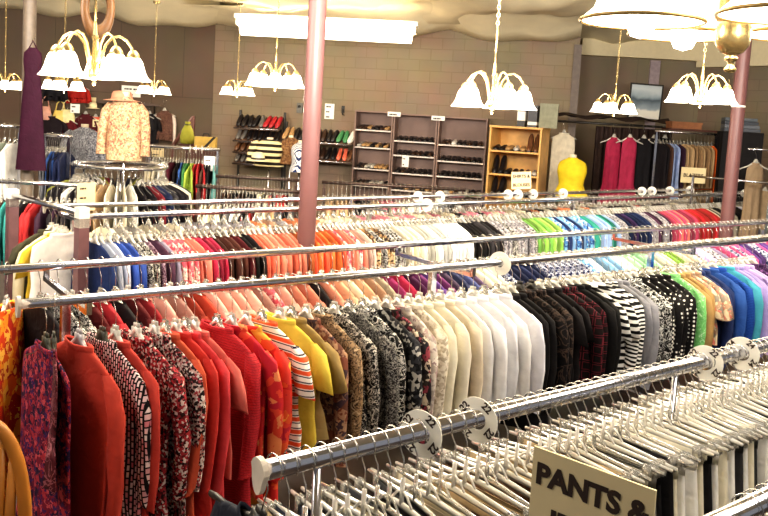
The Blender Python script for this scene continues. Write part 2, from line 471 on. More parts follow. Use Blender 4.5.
#PART2
# ------------------------------------------------------------------ racks
RAILR = .0255
def rack_fixture(name, label, rails, posts, low=False, cap_near=True, cross=True, cap_far=True, mt=None):
    """rails: list of Rail; posts: distances along the first rail where an upright stands between the rails"""
    r0 = rails[0]; o = empty(name, (r0.a.x, r0.a.y, 0), r0.rz); tag(o, label, 'clothes rack')
    Mi = (Matrix.Translation((r0.a.x, r0.a.y, 0)) @ Matrix.Rotation(r0.rz, 4, 'Z')).inverted()
    for r in rails:
        A = Mi @ r.a; B = Mi @ r.b
        put('rail', MB().tube([A, B], RAILR if low else .0215, 14), mt or CHROME, o, smooth=True)
        for e, use in ((A, cap_near), (B, cap_far)):
            if use:
                s = -1 if e is A else 1
                c = MB(); c.rings([[(e.x+s*.004+k_*.007, e.y+.034*cos(2*pi*q_/16)*(1 if sin(2*pi*q_/16) > 0 else .8), e.z+(.036 if sin(2*pi*q_/16) > 0 else .056)*sin(2*pi*q_/16)) for q_ in range(16)] for k_ in (-1, 1)], True, True)
                put('end_cap', c, mat('putty_plastic', 'd4cabc', .4), o)
    for t in posts:
        ys = [(Mi @ r.p(t)).y for r in rails]; zr = r0.a.z
        ym = sum(ys)/len(ys)
        if low:
            for y in ys: put('upright', MB().tube([(t, y, .03), (t, y, zr-.02)], .011, 8), mt or CHROME, o, smooth=True)
            put('crossbar', MB().box(t-.015, min(ys), .2, t+.015, max(ys), .23), mt or CHROME, o); put('foot', MB().box(t-.025, min(ys)-.2, 0, t+.025, max(ys)+.2, .035), mt or CHROME, o)
            continue
        q = MB(); q.box(t-.02, ym-.02, .03, t+.02, ym+.02, zr-.07); put('upright', q, mt or CHROME, o)
        q = MB(); q.box(t-.012, min(ys)-(.25 if len(ys) == 1 else .0), zr-.075, t+.012, max(ys)+.02, zr-.05) if len(ys) > 1 else q.box(t-.012, ym-.015, zr-.09, t+.012, ym+.015, zr-.02)
        for y in ys: q.box(t-.012, y-.012, zr-.07, t+.012, y+.012, zr-.015)
        put('crossbar', q, mt or CHROME, o)
        q = MB(); q.box(t-.025, ym-.32, 0, t+.025, ym+.32, .035); put('foot', q, mt or CHROME, o)
    return o
rA = Rail((.87, 1.585), (4.6, 1.585))
YA2 = atz(768, 499, 1.35).y; print('A2', YA2)
rA2 = Rail((.95, YA2), (4.2, YA2))
rB = Rail((.715, 3.425), (7.6, 3.40))
rC = Rail((.55, 4.17), (9.2, 4.15))
rD = Rail((1.66, 5.93), (12.4, 6.58))
rE = Rail((1.55, 6.57), (12.4, 7.18))
rack_fixture('clothes_rack', 'double chrome clothes rack with end plate holding coral to white blouses', [rB, rC], [.28, 2.55, 4.9], cap_far=False)
rack_fixture('clothes_rack', 'double chrome clothes rack behind it with navy, pink and green tops', [rD, rE], [.05, 3.0, 6.4, 9.9])
rack_fixture('trouser_rack', 'nearest thick chrome clothes rack hung with trousers on clip hangers', [rA, rA2], [rA.at_px(318, False), rA.at_px(676, False)], low=True, cap_far=False)

# ---- garment styles: (label words, noun, fabric, sleeve, length, flare, collar fabric)
def S(desc, noun, f, sleeve='long', L=.68, flare=1.05, collar=True, hanger=None): return dict(desc=desc, noun=noun, f=f, sleeve=sleeve, L=L, flare=flare, collar=collar, hanger=hanger)
def sol(c):
    v = [int(c[q:q+2], 16) for q in (0, 2, 4)]; g = sum(v)/3
    return fab('solid', ''.join('%02x' % max(0, min(255, int((g+(x-g)*.9)*.95))) for x in v))
B_ITEMS = [
 (68, S('red, blue and purple flower print dress', 'dress', fab('floral', '7a1c34', '3a2458', 'a83440', '5a1838', 'c05058', '241838', scale=1.6), 'none', 1.0, 1.15)),
 (76, S('dark maroon swirl print blouse', 'blouse', fab('scribble', '4a141e', '8a5058', '2a0c12', scale=.5), 'none', .55)),
 (103, S('coral red knit top', 'top', sol('cc4434'), 'long', .95, 1.0)),
 (127, S('black, white and pink block print blouse', 'blouse', fab('geometric', '1c1618', 'f0e6e0', 'd88088'), 'long', .82)),
 (141, S('coral red top with rolled sleeves', 'top', sol('c83e32'), 'long', .9)),
 (163, S('red and black speckled blouse', 'blouse', fab('speckle', '6a2024', 'c8b8b0', 'a83038', '2c1a1c', '983840', scale=1.7), 'long', .95)),
 (182, S('tiny black, red and white flower blouse', 'blouse', fab('speckle', '3a2424', 'd8ccc4', 'a04048', '241a1c', 'b89890', scale=1.7), 'long', .95)),
 (193, S('orange coral cardigan', 'cardigan', sol('d85a3c'), 'long', .92)),
 (204, S('bright tomato red blouse', 'blouse', sol('dc3c34'), 'long', .95)),
 (214, S('hot coral pink blouse', 'blouse', sol('e8484c'), 'long', .8)),
 (223, S('salmon pink short sleeved top', 'top', sol('ea7468'), 'short', .68)),
 (247, S('red crinkled stripe blouse', 'blouse', fab('stripe', 'b82c34', 'd04048', 'a02830', scale=4), 'long', .9)),
 (262, S('red blossom print blouse', 'blouse', fab('floral', 'c02c30', 'd84c38', 'e08858', 'b82838', scale=.5), 'long', .8)),
 (277, S('red, orange and gold leaf print blouse', 'blouse', fab('floral', 'c8302c', 'e05c34', 'e8a848', 'b82c3c', 'd84438', scale=.4), 'long', .85)),
 (301, S('orange, white and navy striped tunic', 'tunic', fab('stripe', 'e86038', 'f4ece0', '24243c', 'f4ece0', scale=.8), 'short', .66)),
 (320, S('bright yellow ruffled blouse', 'blouse', sol('ecd04c'), 'short', .72)),
 (332, S('olive tan blouse', 'blouse', sol('a88c54'), 'short', .6)),
 (347, S('brown paisley print shirt', 'shirt', fab('floral', '6a4438', '94705c', '4a3840', 'a88468', '7a4838'), 'long', .72)),
 (360, S('tan and black print shirt', 'shirt', fab('scribble', 'a08464', '3c3028', 'c8b090'), 'long', .68)),
 (376, S('black and ivory leaf print blouse', 'blouse', fab('scribble', '1c1a1c', 'd8d0c4', '46423e'), 'long', .66)),
 (391, S('black blouse with grey lace print', 'blouse', fab('scribble', '242226', 'a8a49c', '3a3838', scale=1.5), 'long', .66)),
 (405, S('black and white squiggle print shirt', 'shirt', fab('scribble', '141416', 'e4e0d8', '2c2c2c', scale=.8), 'long', .66)),
 (418, S('charcoal and white mottled shirt', 'shirt', fab('speckle', '26262a', 'b8b4ac', '3c3c40', '1a1a1c'), 'long', .66)),
 (430, S('pink and black flower blouse', 'blouse', fab('floral', '242024', '8a3c48', '3a3430', 'c8b8a4', '2c2428'), 'long', .62)),
 (441, S('grey and rose flower print blouse', 'blouse', fab('floral', 'a89c94', 'c8beb4', '9a8484', 'd8d0c4'), 'long', .64)),
 (452, S('beige speckled blouse', 'blouse', fab('speckle', 'c8bca8', 'e4dccc', 'b0a490', 'd8cebc'), 'long', .64)),
 (463, S('cream cotton blouse', 'blouse', sol('ece4cc'), 'long', .64)),
 (474, S('cream cotton blouse', 'blouse', sol('f0e8d2'), 'long', .64)),
 (484, S('beige linen blouse', 'blouse', sol('dccdb4'), 'long', .62)),
 (495, S('white cotton shirt', 'shirt', sol('f6f4f2'), 'long', .66)),
 (506, S('white cotton shirt', 'shirt', sol('f4f2f4'), 'long', .68)),
 (517, S('white cotton shirt', 'shirt', sol('f0f0f6'), 'long', .66)),
 (528, S('white cotton shirt', 'shirt', sol('f8f6f4'), 'long', .68)),
 (541, S('white cotton shirt', 'shirt', sol('ecebf4'), 'long', .7)),
 (556, S('plain black long sleeved top', 'top', sol('1a181a'), 'long', .8)),
 (576, S('black fern print blouse', 'blouse', fab('scribble', '1a1618', '4a3c34', '141214', scale=.4), 'long', .72)),
 (592, S('plain black short sleeved top', 'top', sol('1e1a1c'), 'short', .66)),
 (606, S('black and dark red plaid shirt', 'shirt', fab('plaid', '1e1618', '6a2430', '1a1214'), 'long', .66)),
 (620, S('plain black cardigan', 'cardigan', sol('161416'), 'long', .68)),
 (634, S('black and white zebra stripe top', 'top', fab('zebra', '141416', 'f0eeea'), 'short', .62)),
 (647, S('black and white zebra stripe blouse', 'blouse', fab('zebra', '141416', 'f0eeea', scale=1.6), 'long', .64)),
 (659, S('grey satin blouse', 'blouse', sol('8c8c94'), 'long', .6)),
 (672, S('black and white leaf print blouse', 'blouse', fab('scribble', '161618', 'dcdcd8', '161618'), 'long', .62)),
 (688, S('black polka dot blouse', 'blouse', fab('dots', '161416', 'e8e4dc'), 'long', .64)),
 (701, S('black polka dot blouse', 'blouse', fab('dots', '161416', 'e8e4dc'), 'long', .64)),
 (711, S('bright green embroidered blouse', 'blouse', fab('scribble', '74c070', '94d890', 'c8ecc0'), 'long', .62)),
 (721, S('camel tan blouse', 'blouse', sol('b48e58'), 'long', .58)),
 (731, S('beige and coral flower print blouse', 'blouse', fab('floral', 'd8c8a8', 'b09078', 'd88070', '8c8478'), 'short', .56)),
 (741, S('navy blue blouse', 'blouse', sol('28386c'), 'long', .58)),
 (749, S('royal blue blouse', 'blouse', sol('2c58a8'), 'long', .6)),
 (757, S('cobalt blue crinkled blouse', 'blouse', fab('stripe', '2450a4', '3468c0', '1c3c88', scale=4), 'long', .6)),
 (765, S('turquoise blouse', 'blouse', sol('48acc4'), 'long', .58)),
 (774, S('lavender blouse', 'blouse', sol('a494d4'), 'long', .6)),
 (784, S('lilac blouse', 'blouse', sol('b8a0dc'), 'long', .6)),
 (796, S('purple and black print blouse', 'blouse', fab('scribble', '4c2c5c', '241828', '8c5c94'), 'long', .6)),
]
def place_row(rail, rail_name, anchor, entries, parts, group, hanger_stuff=None, dens_fill=None, thick=None, seed0=0, jit=.07, hang_group=None, hmat=None, bias=.1):
    """entries: list of (t along rail, style)."""
    entries = sorted(entries, key=lambda e: e[0])
    labels = label_rail([(e[1]['desc'], e[1]['noun']) for e in entries], rail_name, anchor)
    for i, ((t, s), lab) in enumerate(zip(entries, labels)):
        gap = min(entries[i][0]-entries[i-1][0] if i else .1, entries[i+1][0]-t if i+1 < len(entries) else .1)
        th = thick or max(.014, min(.034, round(gap*.46/.004)*.004))
        p = rail.p(t); rz = rail.rz + s.get('turn', bias) + jit*sin(t*2.3+seed0) + R.uniform(-.03, .03)
        f_ = s['f']
        if 'hex' in s:
            k_ = R.choice((.72, .9, 1.0, 1.1)); f_ = sol(''.join('%02x' % min(250, int(int(s['hex'][q:q+2], 16)*k_)) for q in (0, 2, 4)))
        o = make_garment(s['noun'].replace(' ', '_'), f_, p, rz, s['sleeve'], s['L'], s['flare'], th, (seed0+i) % 4, .085, parts, s['f'] if s['collar'] and parts else None, 'tag' in s['desc'])
        tag(o, lab, s['noun'], group)
        if hanger_stuff: make_hanger(p, rz, stuff=hanger_stuff)
        else:
            hl = 'hanger of the '+lab
            if len(hl.split()) > 16: hl = hl.replace(' from '+anchor, '')
            make_hanger(p, rz, hl, hang_group or group.replace(group.split()[0], 'hangers', 1), s.get('hanger') or hmat or R.choice([CLEAR, GLASSY]))
def fill_entries(rail, stops, spacing, t0, t1, jitter=.012):
    """walk along the rail; the style is that of the nearest stop by the pixel column of the shoulder"""
    es = []; t = t0
    while t < t1:
        px = px_of(rail.p(t)+rail.n*-.25+Vector((0, 0, -.29)))[0]
        c = [s for a, s in stops if a <= px]
        lst = c[-1] if c else stops[0][1]
        es.append((t, R.choice(lst) if isinstance(lst, list) else lst)); t += spacing(px)+R.uniform(-jitter, jitter)
    return es
DARKH = mat('dark_olive_hanger', '3c3a2c', .4)
SILV = mat('silver_plastic', 'b8b0b0', .3, .3)
eb = []
prev = None
for px, s in B_ITEMS:
    t = rB.at_px(px-13 if px > 280 else px-5)
    if prev is not None and px > 145:
        while t-prev > .13: 
            prev += .075 if t-prev > .16 else (t-prev)/2; eb.append((prev, s))
    eb.append((t, s)); prev = t
[s_ for _, s_ in B_ITEMS if 'fern' in s_['desc']][0]['hanger'] = DARKP
eb[0][1]['turn'] = .12; eb[1][1]['turn'] = -.2; eb[2][1]['turn'] = .2
for k in (0, 1, 2, 3): eb[k][1]['hanger'] = (DARKH, DARKH, SILV, DARKH)[k]
place_row(rB, 'the nearest rail', 'its end plate', eb, True, 'blouses on the nearest blouse rail', bias=.2)

def T(desc, noun, f, sleeve='long', L=.62): return S(desc, noun, f, sleeve, L, 1.0, False)
BASIC = {}
def st(color_name, hexv, noun, sleeve='long', L=.62):
    k = (color_name, noun, sleeve)
    if k not in BASIC: BASIC[k] = dict(T('%s %s' % (color_name, noun), noun, sol(hexv), sleeve, L), hex=hexv)
    return BASIC[k]
def sp(desc, noun, f): 
    k = (desc,)
    if k not in BASIC: BASIC[k] = T(desc, noun, f)
    return BASIC[k]
bw = sp('black and white print top', 'top', fab('scribble', '1c1a1c', 'dcd8d0', '3a3838'))
gp = sp('grey print top', 'top', fab('scribble', '6c6870', 'c8c4c4', '403e44'))
pkp = sp('pink flower print top', 'top', fab('floral', 'e8b8b0', 'd86c78', 'f0dcd0', 'c85060'))
nvp = sp('navy and white print top', 'top', fab('scribble', '1c2650', 'd0d4e0', '1c2650'))
blp = sp('blue and aqua print top', 'top', fab('floral', '4878b8', '80b8d8', '284880', 'd0e0e8'))
flb = sp('black and tan flower print top', 'top', fab('floral', '241e1c', '8c6c48', 'c8b08c', '3c2c24'))
C_STOPS = [(-100, [sp('dark maroon swirl shirt', 'shirt', fab('scribble', '4a141e', '8a5058', '2a0c12', scale=.5)), st('black', '201c1e', 'shirt')]), (60, [st('dark red', '8c2028', 'shirt'), st('black', '201c1e', 'shirt'), st('cherry red', 'b42c34', 'shirt'), bw]), (150, [st('orange red', 'dc4c34', 'shirt'), st('cherry red', 'c8343c', 'shirt'), st('blush pink', 'ecb0a0', 'shirt'), st('dark red', '8c2028', 'shirt')]),  # darker shirt colours towards the near end paint in the shadow there
  (245, [st('blush pink', 'ecb0a0', 'shirt'), pkp]), (300, [st('black', '201c1e', 'shirt'), st('salmon', 'e48c74', 'shirt')]), (345, [st('cream', 'ecdcc0', 'shirt'), st('peach', 'ecb894', 'shirt')]),
  (395, [st('magenta', 'b03474', 'shirt'), st('raspberry', 'c02c54', 'shirt')]), (420, [st('plum', '6c2c64', 'shirt'), st('violet', '64408c', 'shirt')]), (452, [st('slate blue', '4c5484', 'shirt'), st('dusty purple', '70587c', 'shirt')]),
  (485, [st('white', 'f0eeea', 'shirt'), st('ivory', 'ece4d0', 'shirt')]), (510, [st('navy', '1c2448', 'shirt'), nvp]), (570, [blp, st('teal', '2c787c', 'shirt'), nvp]), (600, [st('sky blue', '84b4dc', 'shirt'), st('white', 'f0eeea', 'shirt')]),
  (632, [st('mint green', '9cd0a4', 'shirt'), st('ivory', 'ece4d0', 'shirt')]), (668, [st('lime green', '94c44c', 'shirt'), st('cream', 'ecdcc0', 'shirt')]), (700, [st('lilac', 'b8a4d0', 'shirt'), pkp, gp]), (730, [st('hot pink', 'd8487c', 'shirt'), st('violet', '64408c', 'shirt'), nvp])]
ec = fill_entries(rC, C_STOPS, lambda px: .078, .42, 8.4)
place_row(rC, 'the second rail', 'its near end', ec, False, 'shirts on the second blouse rail')
D_STOPS = [(0, st('navy', '20305c', 'top')), (99, [st('royal blue', '3454b0', 'top'), st('navy', '20305c', 'top')]), (110, [st('pale grey blue', 'b4bcd0', 'top'), st('light blue', '98b4e0', 'top')]), (126, st('royal blue', '3454b0', 'top')), (136, [nvp, bw]), (144, [bw, gp]),
  (152, [st('plum', '503048', 'top'), sp('plum print top', 'top', fab('scribble', '4c2c40', 'a890a0', '3a2030'))]), (165, [st('grey lilac', '9890a8', 'top'), gp]), (174, [pkp, st('pale pink', 'ecc4b4', 'top')]), (186, [st('coral pink', 'ec7c6c', 'top'), pkp]), (202, [st('hot pink', 'e04c70', 'top'), st('crimson', 'c02c50', 'top')]),
  (224, [st('red', 'cc3830', 'top'), st('brown', '5a3028', 'top')]), (240, [st('maroon', '7c2430', 'top'), st('black', '1e1a1c', 'top')]), (262, [st('orange coral', 'e86c54', 'top'), st('salmon', 'ec8870', 'top')]), (300, [st('orange red', 'e4583c', 'top'), st('orange', 'e87438', 'top')]), (342, [st('coral', 'ec806c', 'top'), pkp]),
  (362, [st('pale pink', 'ecc4b4', 'top'), flb]), (378, [flb, bw]), (398, [st('cream', 'e8dcc0', 'top'), st('beige', 'd8c8a8', 'top')]), (415, [st('ivory', 'ece8dc', 'top'), st('beige', 'd8c8a8', 'top')]), (432, st('white', 'f6f4f0', 'top')), (468, [st('black', '1e1a1c', 'top'), st('charcoal', '3c383c', 'top')]), (500, [gp, bw]),
  (530, [st('lime green', '98d058', 'top'), st('leaf green', '78b850', 'top')]), (560, [st('sky blue', '80b0e0', 'top'), st('navy', '20305c', 'top'), blp]), (590, [st('teal green', '34a08c', 'top'), st('light blue', '98b4e0', 'top')]), (612, [gp, st('light blue', '98b4e0', 'top')]), (624, [st('navy', '20305c', 'top'), st('deep purple', '3c2454', 'top')]),
  (650, [st('plum', '503048', 'top'), gp]), (668, [st('hot pink', 'e04c70', 'top'), st('coral pink', 'ec7c6c', 'top')]), (694, [st('red', 'cc3830', 'top'), st('cherry red', 'd82c34', 'top')]), (716, [st('cream', 'e8dcc0', 'top'), st('black', '1e1a1c', 'top')]), (736, st('black', '1e1a1c', 'top')), (748, [st('white', 'f6f4f0', 'top'), st('pale lilac', 'd0cce4', 'top')])]
ed = fill_entries(rD, D_STOPS, lambda px: .054 if px < 470 else .07, .1, 10.6)
place_row(rD, 'the third rail', 'its near end', ed, False, 'tops on the third rail')
E_STOPS = [(0, [st('beige', 'd8c8a8', 'blouse'), st('grey', '8c8884', 'blouse'), st('cream', 'e8dcc0', 'blouse'), st('brown', '6c4c3c', 'blouse')]), (200, [st('peach', 'f0c09c', 'blouse'), st('orange', 'e88454', 'blouse'), sp('grey print blouse', 'blouse', gp['f']), st('cream', 'e8dcc0', 'blouse')]),
  (330, [st('cream', 'e8dcc0', 'blouse'), st('pink', 'e48494', 'blouse'), st('beige', 'd8c8a8', 'blouse')]), (430, [st('pink', 'e48494', 'blouse'), st('black', '2a2628', 'blouse'), st('beige', 'd8c8a8', 'blouse')]), (540, [st('orange', 'e88454', 'blouse'), st('cream', 'e8dcc0', 'blouse'), st('black', '2a2628', 'blouse')]),
  (600, [st('grey', '8c8884', 'blouse'), st('red', 'c83c34', 'blouse'), st('black', '2a2628', 'blouse')]), (680, [st('cream', 'e8dcc0', 'blouse'), st('grey', '8c8884', 'blouse')])]
ee = fill_entries(rE, E_STOPS, lambda px: .125, .5, 10.2)
place_row(rE, 'the fourth rail', 'its near end', ee, False, 'blouses on the fourth rail', hanger_stuff='clear hangers on the fourth rail')

# ---- size dividers
def disc(rail, px, size, label, numeral=None, tip=False, r=.067):
    t = rail.at_px(px, False); p = rail.p(t)+Vector((0, 0, -.006))
    o = empty('size_divider', p, rail.rz + .3 + R.uniform(-.06, .06)); tag(o, label, 'size divider', 'size dividers on the rails')
    b = MB(); n = 28; rs = []; hole = .029 if rail is rA else .0245
    for x, q in ((-.0015, hole), (-.0015, r), (.0015, r), (.0015, hole), (-.0015, hole)):
        rs.append([(x, q*cos(2*pi*k/n), q*sin(2*pi*k/n)) for k in range(n)])
    b.rings(rs); put('disc', b, WHITEP, o)
    if numeral:
        for k in range(4):
            a = radians(35+90*k)
            # lettering faces the near end of the rail (local -x)
            e = text('numeral', numeral, .031, INK, o, (-.0025, r*.77*cos(a), r*.77*sin(a)), (0, 0, 0), .0009)
            e.rotation_euler = (Matrix.Rotation(a-pi/2, 4, 'X') @ Matrix(((0, 0, -1, 0), (-1, 0, 0, 0), (0, 1, 0, 0), (0, 0, 0, 1)))).to_euler()
    return o
disc(rA, 421, .1, 'round white size 22 divider nearest the end plate of the trouser rail', '22')
disc(rA, 477, .1, 'round white size 22 divider second from the trouser rail end plate', '22')
disc(rA, 705, .1, 'round white size 22 divider third along the trouser rail', '22')
disc(rA, 742, .1, 'round white size 24 divider farthest along the trouser rail', '24')
disc(rB, 500, .1, 'white size divider above the white shirts on the nearest blouse rail', None, r=.075)
for i, px in enumerate((418, 440, 508, 518, 533, 563, 642, 652, 670, 690)):
    disc(rE, px, .1, '%s white size divider along the fourth rail counted from the mauve pole' % nth(i))
disc(rD, 427, .1, 'white size divider above the white tops on the third rail')
disc(rD, 745, .1, 'white size divider at the far end of the third rail')

# ---- trousers on the near rail
def trouser_mesh(L, seed, w=.205, th=.012):
    r = random.Random(seed); b = MB(); p1 = r.uniform(0, 6); zt = -.215
    def ring(z, y0, y1, t):
        return [((t*(abs(sin(2*pi*k/18))**.6)*(1 if sin(2*pi*k/18) >= 0 else -1)+.006*(-z)*sin(40*(y0+y1)/2+9*z+p1+k*.9)), (y0+y1)/2+(y1-y0)/2*cos(2*pi*k/18), z) for k in range(18)]
    b.rings([ring(z, -w*f_, w*f_, th*t) for z, f_, t in ((zt, .94, .8), (zt-.04, .95, .9), (zt-.12, 1.0, 1.1), (zt-.22, 1.06, 1.2), (zt-.28, 1.07, 1.2))])
    for sg in (-1, 1):
        b.rings([ring(z, *(sorted((sg*.012*k_, sg*w*q))), th*1.15) for z, q, k_ in ((zt-.27, 1.07, 0), (zt-.5, 1.0, 1), (zt-.75, .95, 2), (zt-L, .9, 3))])
    return b.mesh('trouser_legs')
def band_mesh(w=.205, th=.012):
    b = MB(); rs = []
    for z, t in ((-.213, .86), (-.213, 1.02), (-.26, 1.06), (-.26, .95)):
        rs.append([(th*t*(abs(sin(2*pi*k/18))**.6)*(1 if sin(2*pi*k/18) >= 0 else -1)*1.1, w*.96*cos(2*pi*k/18), z) for k in range(18)])
    b.rings(rs); return b.mesh('trouser_waistband')
TROU = [trouser_mesh(.98, s) for s in range(4)]; BAND = band_mesh()
TR_STY = [('khaki', 'b8a078'), ('stone beige', 'd0c4a8'), ('cream', 'e8e0c8'), ('black', '201e20'), ('charcoal', '3c3a3c'), ('brown', '6a4c38'), ('navy', '20283c'), ('white', 'f2f0ea'), ('grey', '8c8880'), ('dark denim', '2c3850')]
def trouser_row(rail, rail_name, stops, t0, t1, sp_, group, seed):
    t = t0; es = []; rr = random.Random(seed)
    while t < t1:
        px = px_of(rail.p(t)+Vector((0, -.22, -.2)))[0]
        ws = [s for a, s in stops if a <= px][-1]
        es.append((t, rr.choice(ws))); t += sp_+rr.uniform(-.007, .009)
    from collections import Counter
    cnt = Counter(TR_STY[k][0] for _, k in es); run = Counter()
    for i, (t, k) in enumerate(es):
        nm, hx = TR_STY[k]; p = rail.p(t); rz = rail.rz + .08 + .1*sin(t*4+seed) + rr.uniform(-.11, .11); dz = rr.uniform(-.03, .012)
        lab = '%s trousers along %s from its end' % (nth(run[nm])+' '+nm, rail_name) if cnt[nm] > 1 else '%s trousers on %s' % (nm, rail_name)
        run[nm] += 1
        o = link('trousers', TROU[i % 4], sol(hx), None, p+Vector((0, 0, dz)), rz); tag(o, lab, 'trousers', group)
        link('waistband', BAND, sol(hx), o)
        h = link('clip_hanger', CLIPH, GLASSY if rr.random() < .4 else CLEAR, None, p, rz); tag(h, 'clip hanger of the '+lab, 'trouser hanger', group.replace('trousers', 'clip hangers'))
        link('hook', HOOK, WIRE, h)
        for s_ in (-1, 1): link('clip', CLIP, GLASSY, h, (0, s_*.19, 0))
trouser_row(rA, 'the trouser rail', [(-999, [3, 0, 9, 4, 6, 3, 1]), (420, [0, 1, 3, 4, 5, 4, 3]), (560, [0, 1, 5, 0, 3, 0]), (640, [7, 3, 2, 8, 3]), (700, [7, 2, 3, 4, 7])], .08, 3.6, .045, 'trousers on the near trouser rail', 3)
trouser_row(rA2, 'the nearest trouser rail', [(-999, [1, 2, 7, 8, 0, 3])], .8, 3.2, .045, 'trousers on the nearest rail of the trouser rack', 5)
#PART3

# dark denim jacket on a black hanger at the very end of the near rail
p = rA.p(.035)
g = make_garment('jacket', sol('2a2e3a'), p, rA.rz+.05, 'none', .42, 1.0, .03, 1, .085, True, sol('2a2e3a')); g.scale = (1, .8, 1); tag(g, 'dark denim jacket hung askew on a black hanger by the trouser rail end', 'jacket')
make_hanger(p, rA.rz+.05, 'black hanger of the dark denim jacket at the trouser rail end', 'hangers on the trouser rail', DARKP)
for o_ in (g, bpy.data.objects[-1] if False else [q for q in bpy.data.objects if q.get('label', '').startswith('black hanger of the dark denim')][0]): o_.rotation_euler = (.36, 0, rA.rz+.05)
# ------------------------------------------------------------------ chandeliers
def arm_path(n=9):
    P = [(0.028, .05), (.04, .12), (.06, .19), (.095, .235), (.135, .245), (.175, .225), (.205, .185), (.215, .14)]
    return [(x, 0, z) for x, z in P]
def shade_mesh():
    prof = [(.028, .135), (.04, .128), (.052, .11), (.06, .085), (.068, .055), (.08, .028), (.098, .006), (.102, 0), (.098, .002), (.076, .028), (.064, .055), (.056, .085), (.046, .11), (.03, .124)]
    return MB().lathe(prof, 20, (.215, 0, 0)).mesh('glass_shade')
ARM = MB().tube(arm_path(), .0075, 8).mesh('lamp_arm'); SHD = shade_mesh()
CUP = MB().lathe([(.012, .175), (.024, .165), (.034, .15), (.038, .135), (.04, .125)], 14, (.215, 0, 0)).mesh('lamp_cup')
BLB = MB().lathe([(.0, .0), (.02, .008), (.03, .03), (.028, .055), (.016, .085), (.014, .11)], 12, (.215, 0, 0)).mesh('lamp_bulb')
HUB = MB().lathe([(0, -.045), (.008, -.04), (.012, -.028), (.008, -.018), (.02, -.008), (.034, .012), (.036, .035), (.026, .06), (.018, .085), (.014, .12), (.012, .2), (.018, .225), (.013, .25), (.010, .30), (.006, .32)], 16).mesh('lamp_hub')
def chain_mesh(n, ln=.034):
    b = MB()
    for i in range(n): b.torus((0, 0, i*ln*.8), .011, .0028, 'x' if i % 2 else 'y', 10, 5, 1.0 if i % 2 == 0 else 1.0, 1.45)
    return b.mesh('lamp_chain')
def chandelier(loc, scale, rot, label, stem=.5, n=5, chain=True, lit=True):
    o = empty('chandelier', loc, rot); tag(o, label, 'chandelier', 'brass chandeliers'); o.scale = (scale,)*3
    top = (CEIL-.12-loc.z)/scale
    link('hub', HUB, BRASS, o)
    put('stem', MB().tube([(0, 0, .3), (0, 0, min(stem, top))], .007, 8), BRASS, o, smooth=True)
    if chain and top > stem+.05: link('chain', chain_mesh(int((top-stem)/.0272)), BRASS, o, (0, 0, stem+.01))
    put('canopy', MB().lathe([(.02, -.03), (.06, -.012), (.065, .02)], 14, (0, 0, top)), BRASS, o, smooth=True)
    for k in range(n):
        a = link('arm', ARM, BRASS, o, None, 2*pi*k/n)
        link('shade', SHD, SHADE, a); link('cup', CUP, BRASS, a); link('bulb', BLB, BULB, a)
    l = bpy.data.lights.new('chandelier_glow', 'POINT'); l.energy = 32*scale; l.color = (1, .89, .74); l.shadow_soft_size = .12
    lo = bpy.data.objects.new('chandelier_glow', l); COL.objects.link(lo); lo.location = loc + Vector((0, 0, -.12*scale))
    return o
for px, yb, wpx, rot, lab, stem in (
    (94, 78, 112, .85, 'large brass chandelier with white bell shades hanging nearest the grey brown pole', .75),
    (64, 90, 44, .2, 'small brass chandelier seen just under the largest shades near the purple dress', .5),
    (154, 94, 36, .9, 'small brass chandelier hanging above the sleeved vest on the brown wall', .5),
    (5, 89, 41, .4, 'brass chandelier at the picture edge beyond the grey brown pole', .5),
    (275, 87, 62, .1, 'brass chandelier hanging beside the mauve pole before the shoe wall', .5),
    (237, 95, 37, .7, 'small brass chandelier hanging above the slanted shoe rack', .5),
    (492, 108, 90, .3, 'brass chandelier on a long chain in front of the wooden bookcase', .55),
    (614, 113, 48, .8, 'brass chandelier hanging in front of the framed picture', .45),
    (700, 103, 72, .15, 'brass chandelier hanging under the corner soffit by the far mauve pole', .42)):
    d = .63*F/wpx; p = at(px, yb, d)
    chandelier(p, 1.0, rot+.35, lab, stem)
p = at(733, 38, 1.62)
# the near fitting, larger, wide glass bowls
def near_fitting():
    o = empty('ceiling_fixture', p, .0); tag(o, 'large close brass ceiling fixture with wide glass shades and thick column', 'ceiling light')
    b = MB().lathe([(0, -.073), (.010, -.07), (.013, -.064), (.007, -.058), (.006, -.05), (.013, -.045), (.013, -.04), (.008, -.036), (.022, -.03), (.033, -.015), (.036, .005), (.034, .03), (.036, .036), (.042, .04), (.042, .048), (.038, .052), (.038, .3)], 24)
    put('column', b, BRASS, o, smooth=True)
    put('stem', MB().tube([(0, 0, .28), (0, 0, CEIL-.1-p.z)], .02, 10), BRASS, o, smooth=True)
    for k in range(4):
        a0 = HA + radians((178, 100, 20, -85)[k])
        a = put('arm', MB().tube([(.045, 0, .16), (.1, 0, .24), (.16, 0, .25), (.19, 0, .2), (.19, 0, .16)], .009, 8), BRASS, o, smooth=True); a.rotation_euler = (0, 0, a0)
        prof = [(.03, .17), (.05, .16), (.07, .13), (.085, .09), (.098, .05), (.125, .025), (.122, .022), (.094, .048), (.08, .09), (.066, .125), (.045, .155)]
        s_ = put('shade', MB().lathe(prof, 28, (.19, 0, 0)), SHADE, a, smooth=True)
        put('bulb', MB().lathe([(0, -.012), (.02, -.006), (.032, .018), (.03, .045), (.016, .08), (.014, .13)], 14, (.19, 0, 0)), BULB, a, smooth=True)
        put('rim', MB().torus((.19, 0, .024), .124, .004, 'z', 28), mat('pale_gold', 'd8b878', .35, .6), s_, smooth=True)
    put('pull_chain', MB().tube([(0, 0, -.085), (0.01, 0, -.14)], .0012, 6), BRASS, o)
near_fitting()
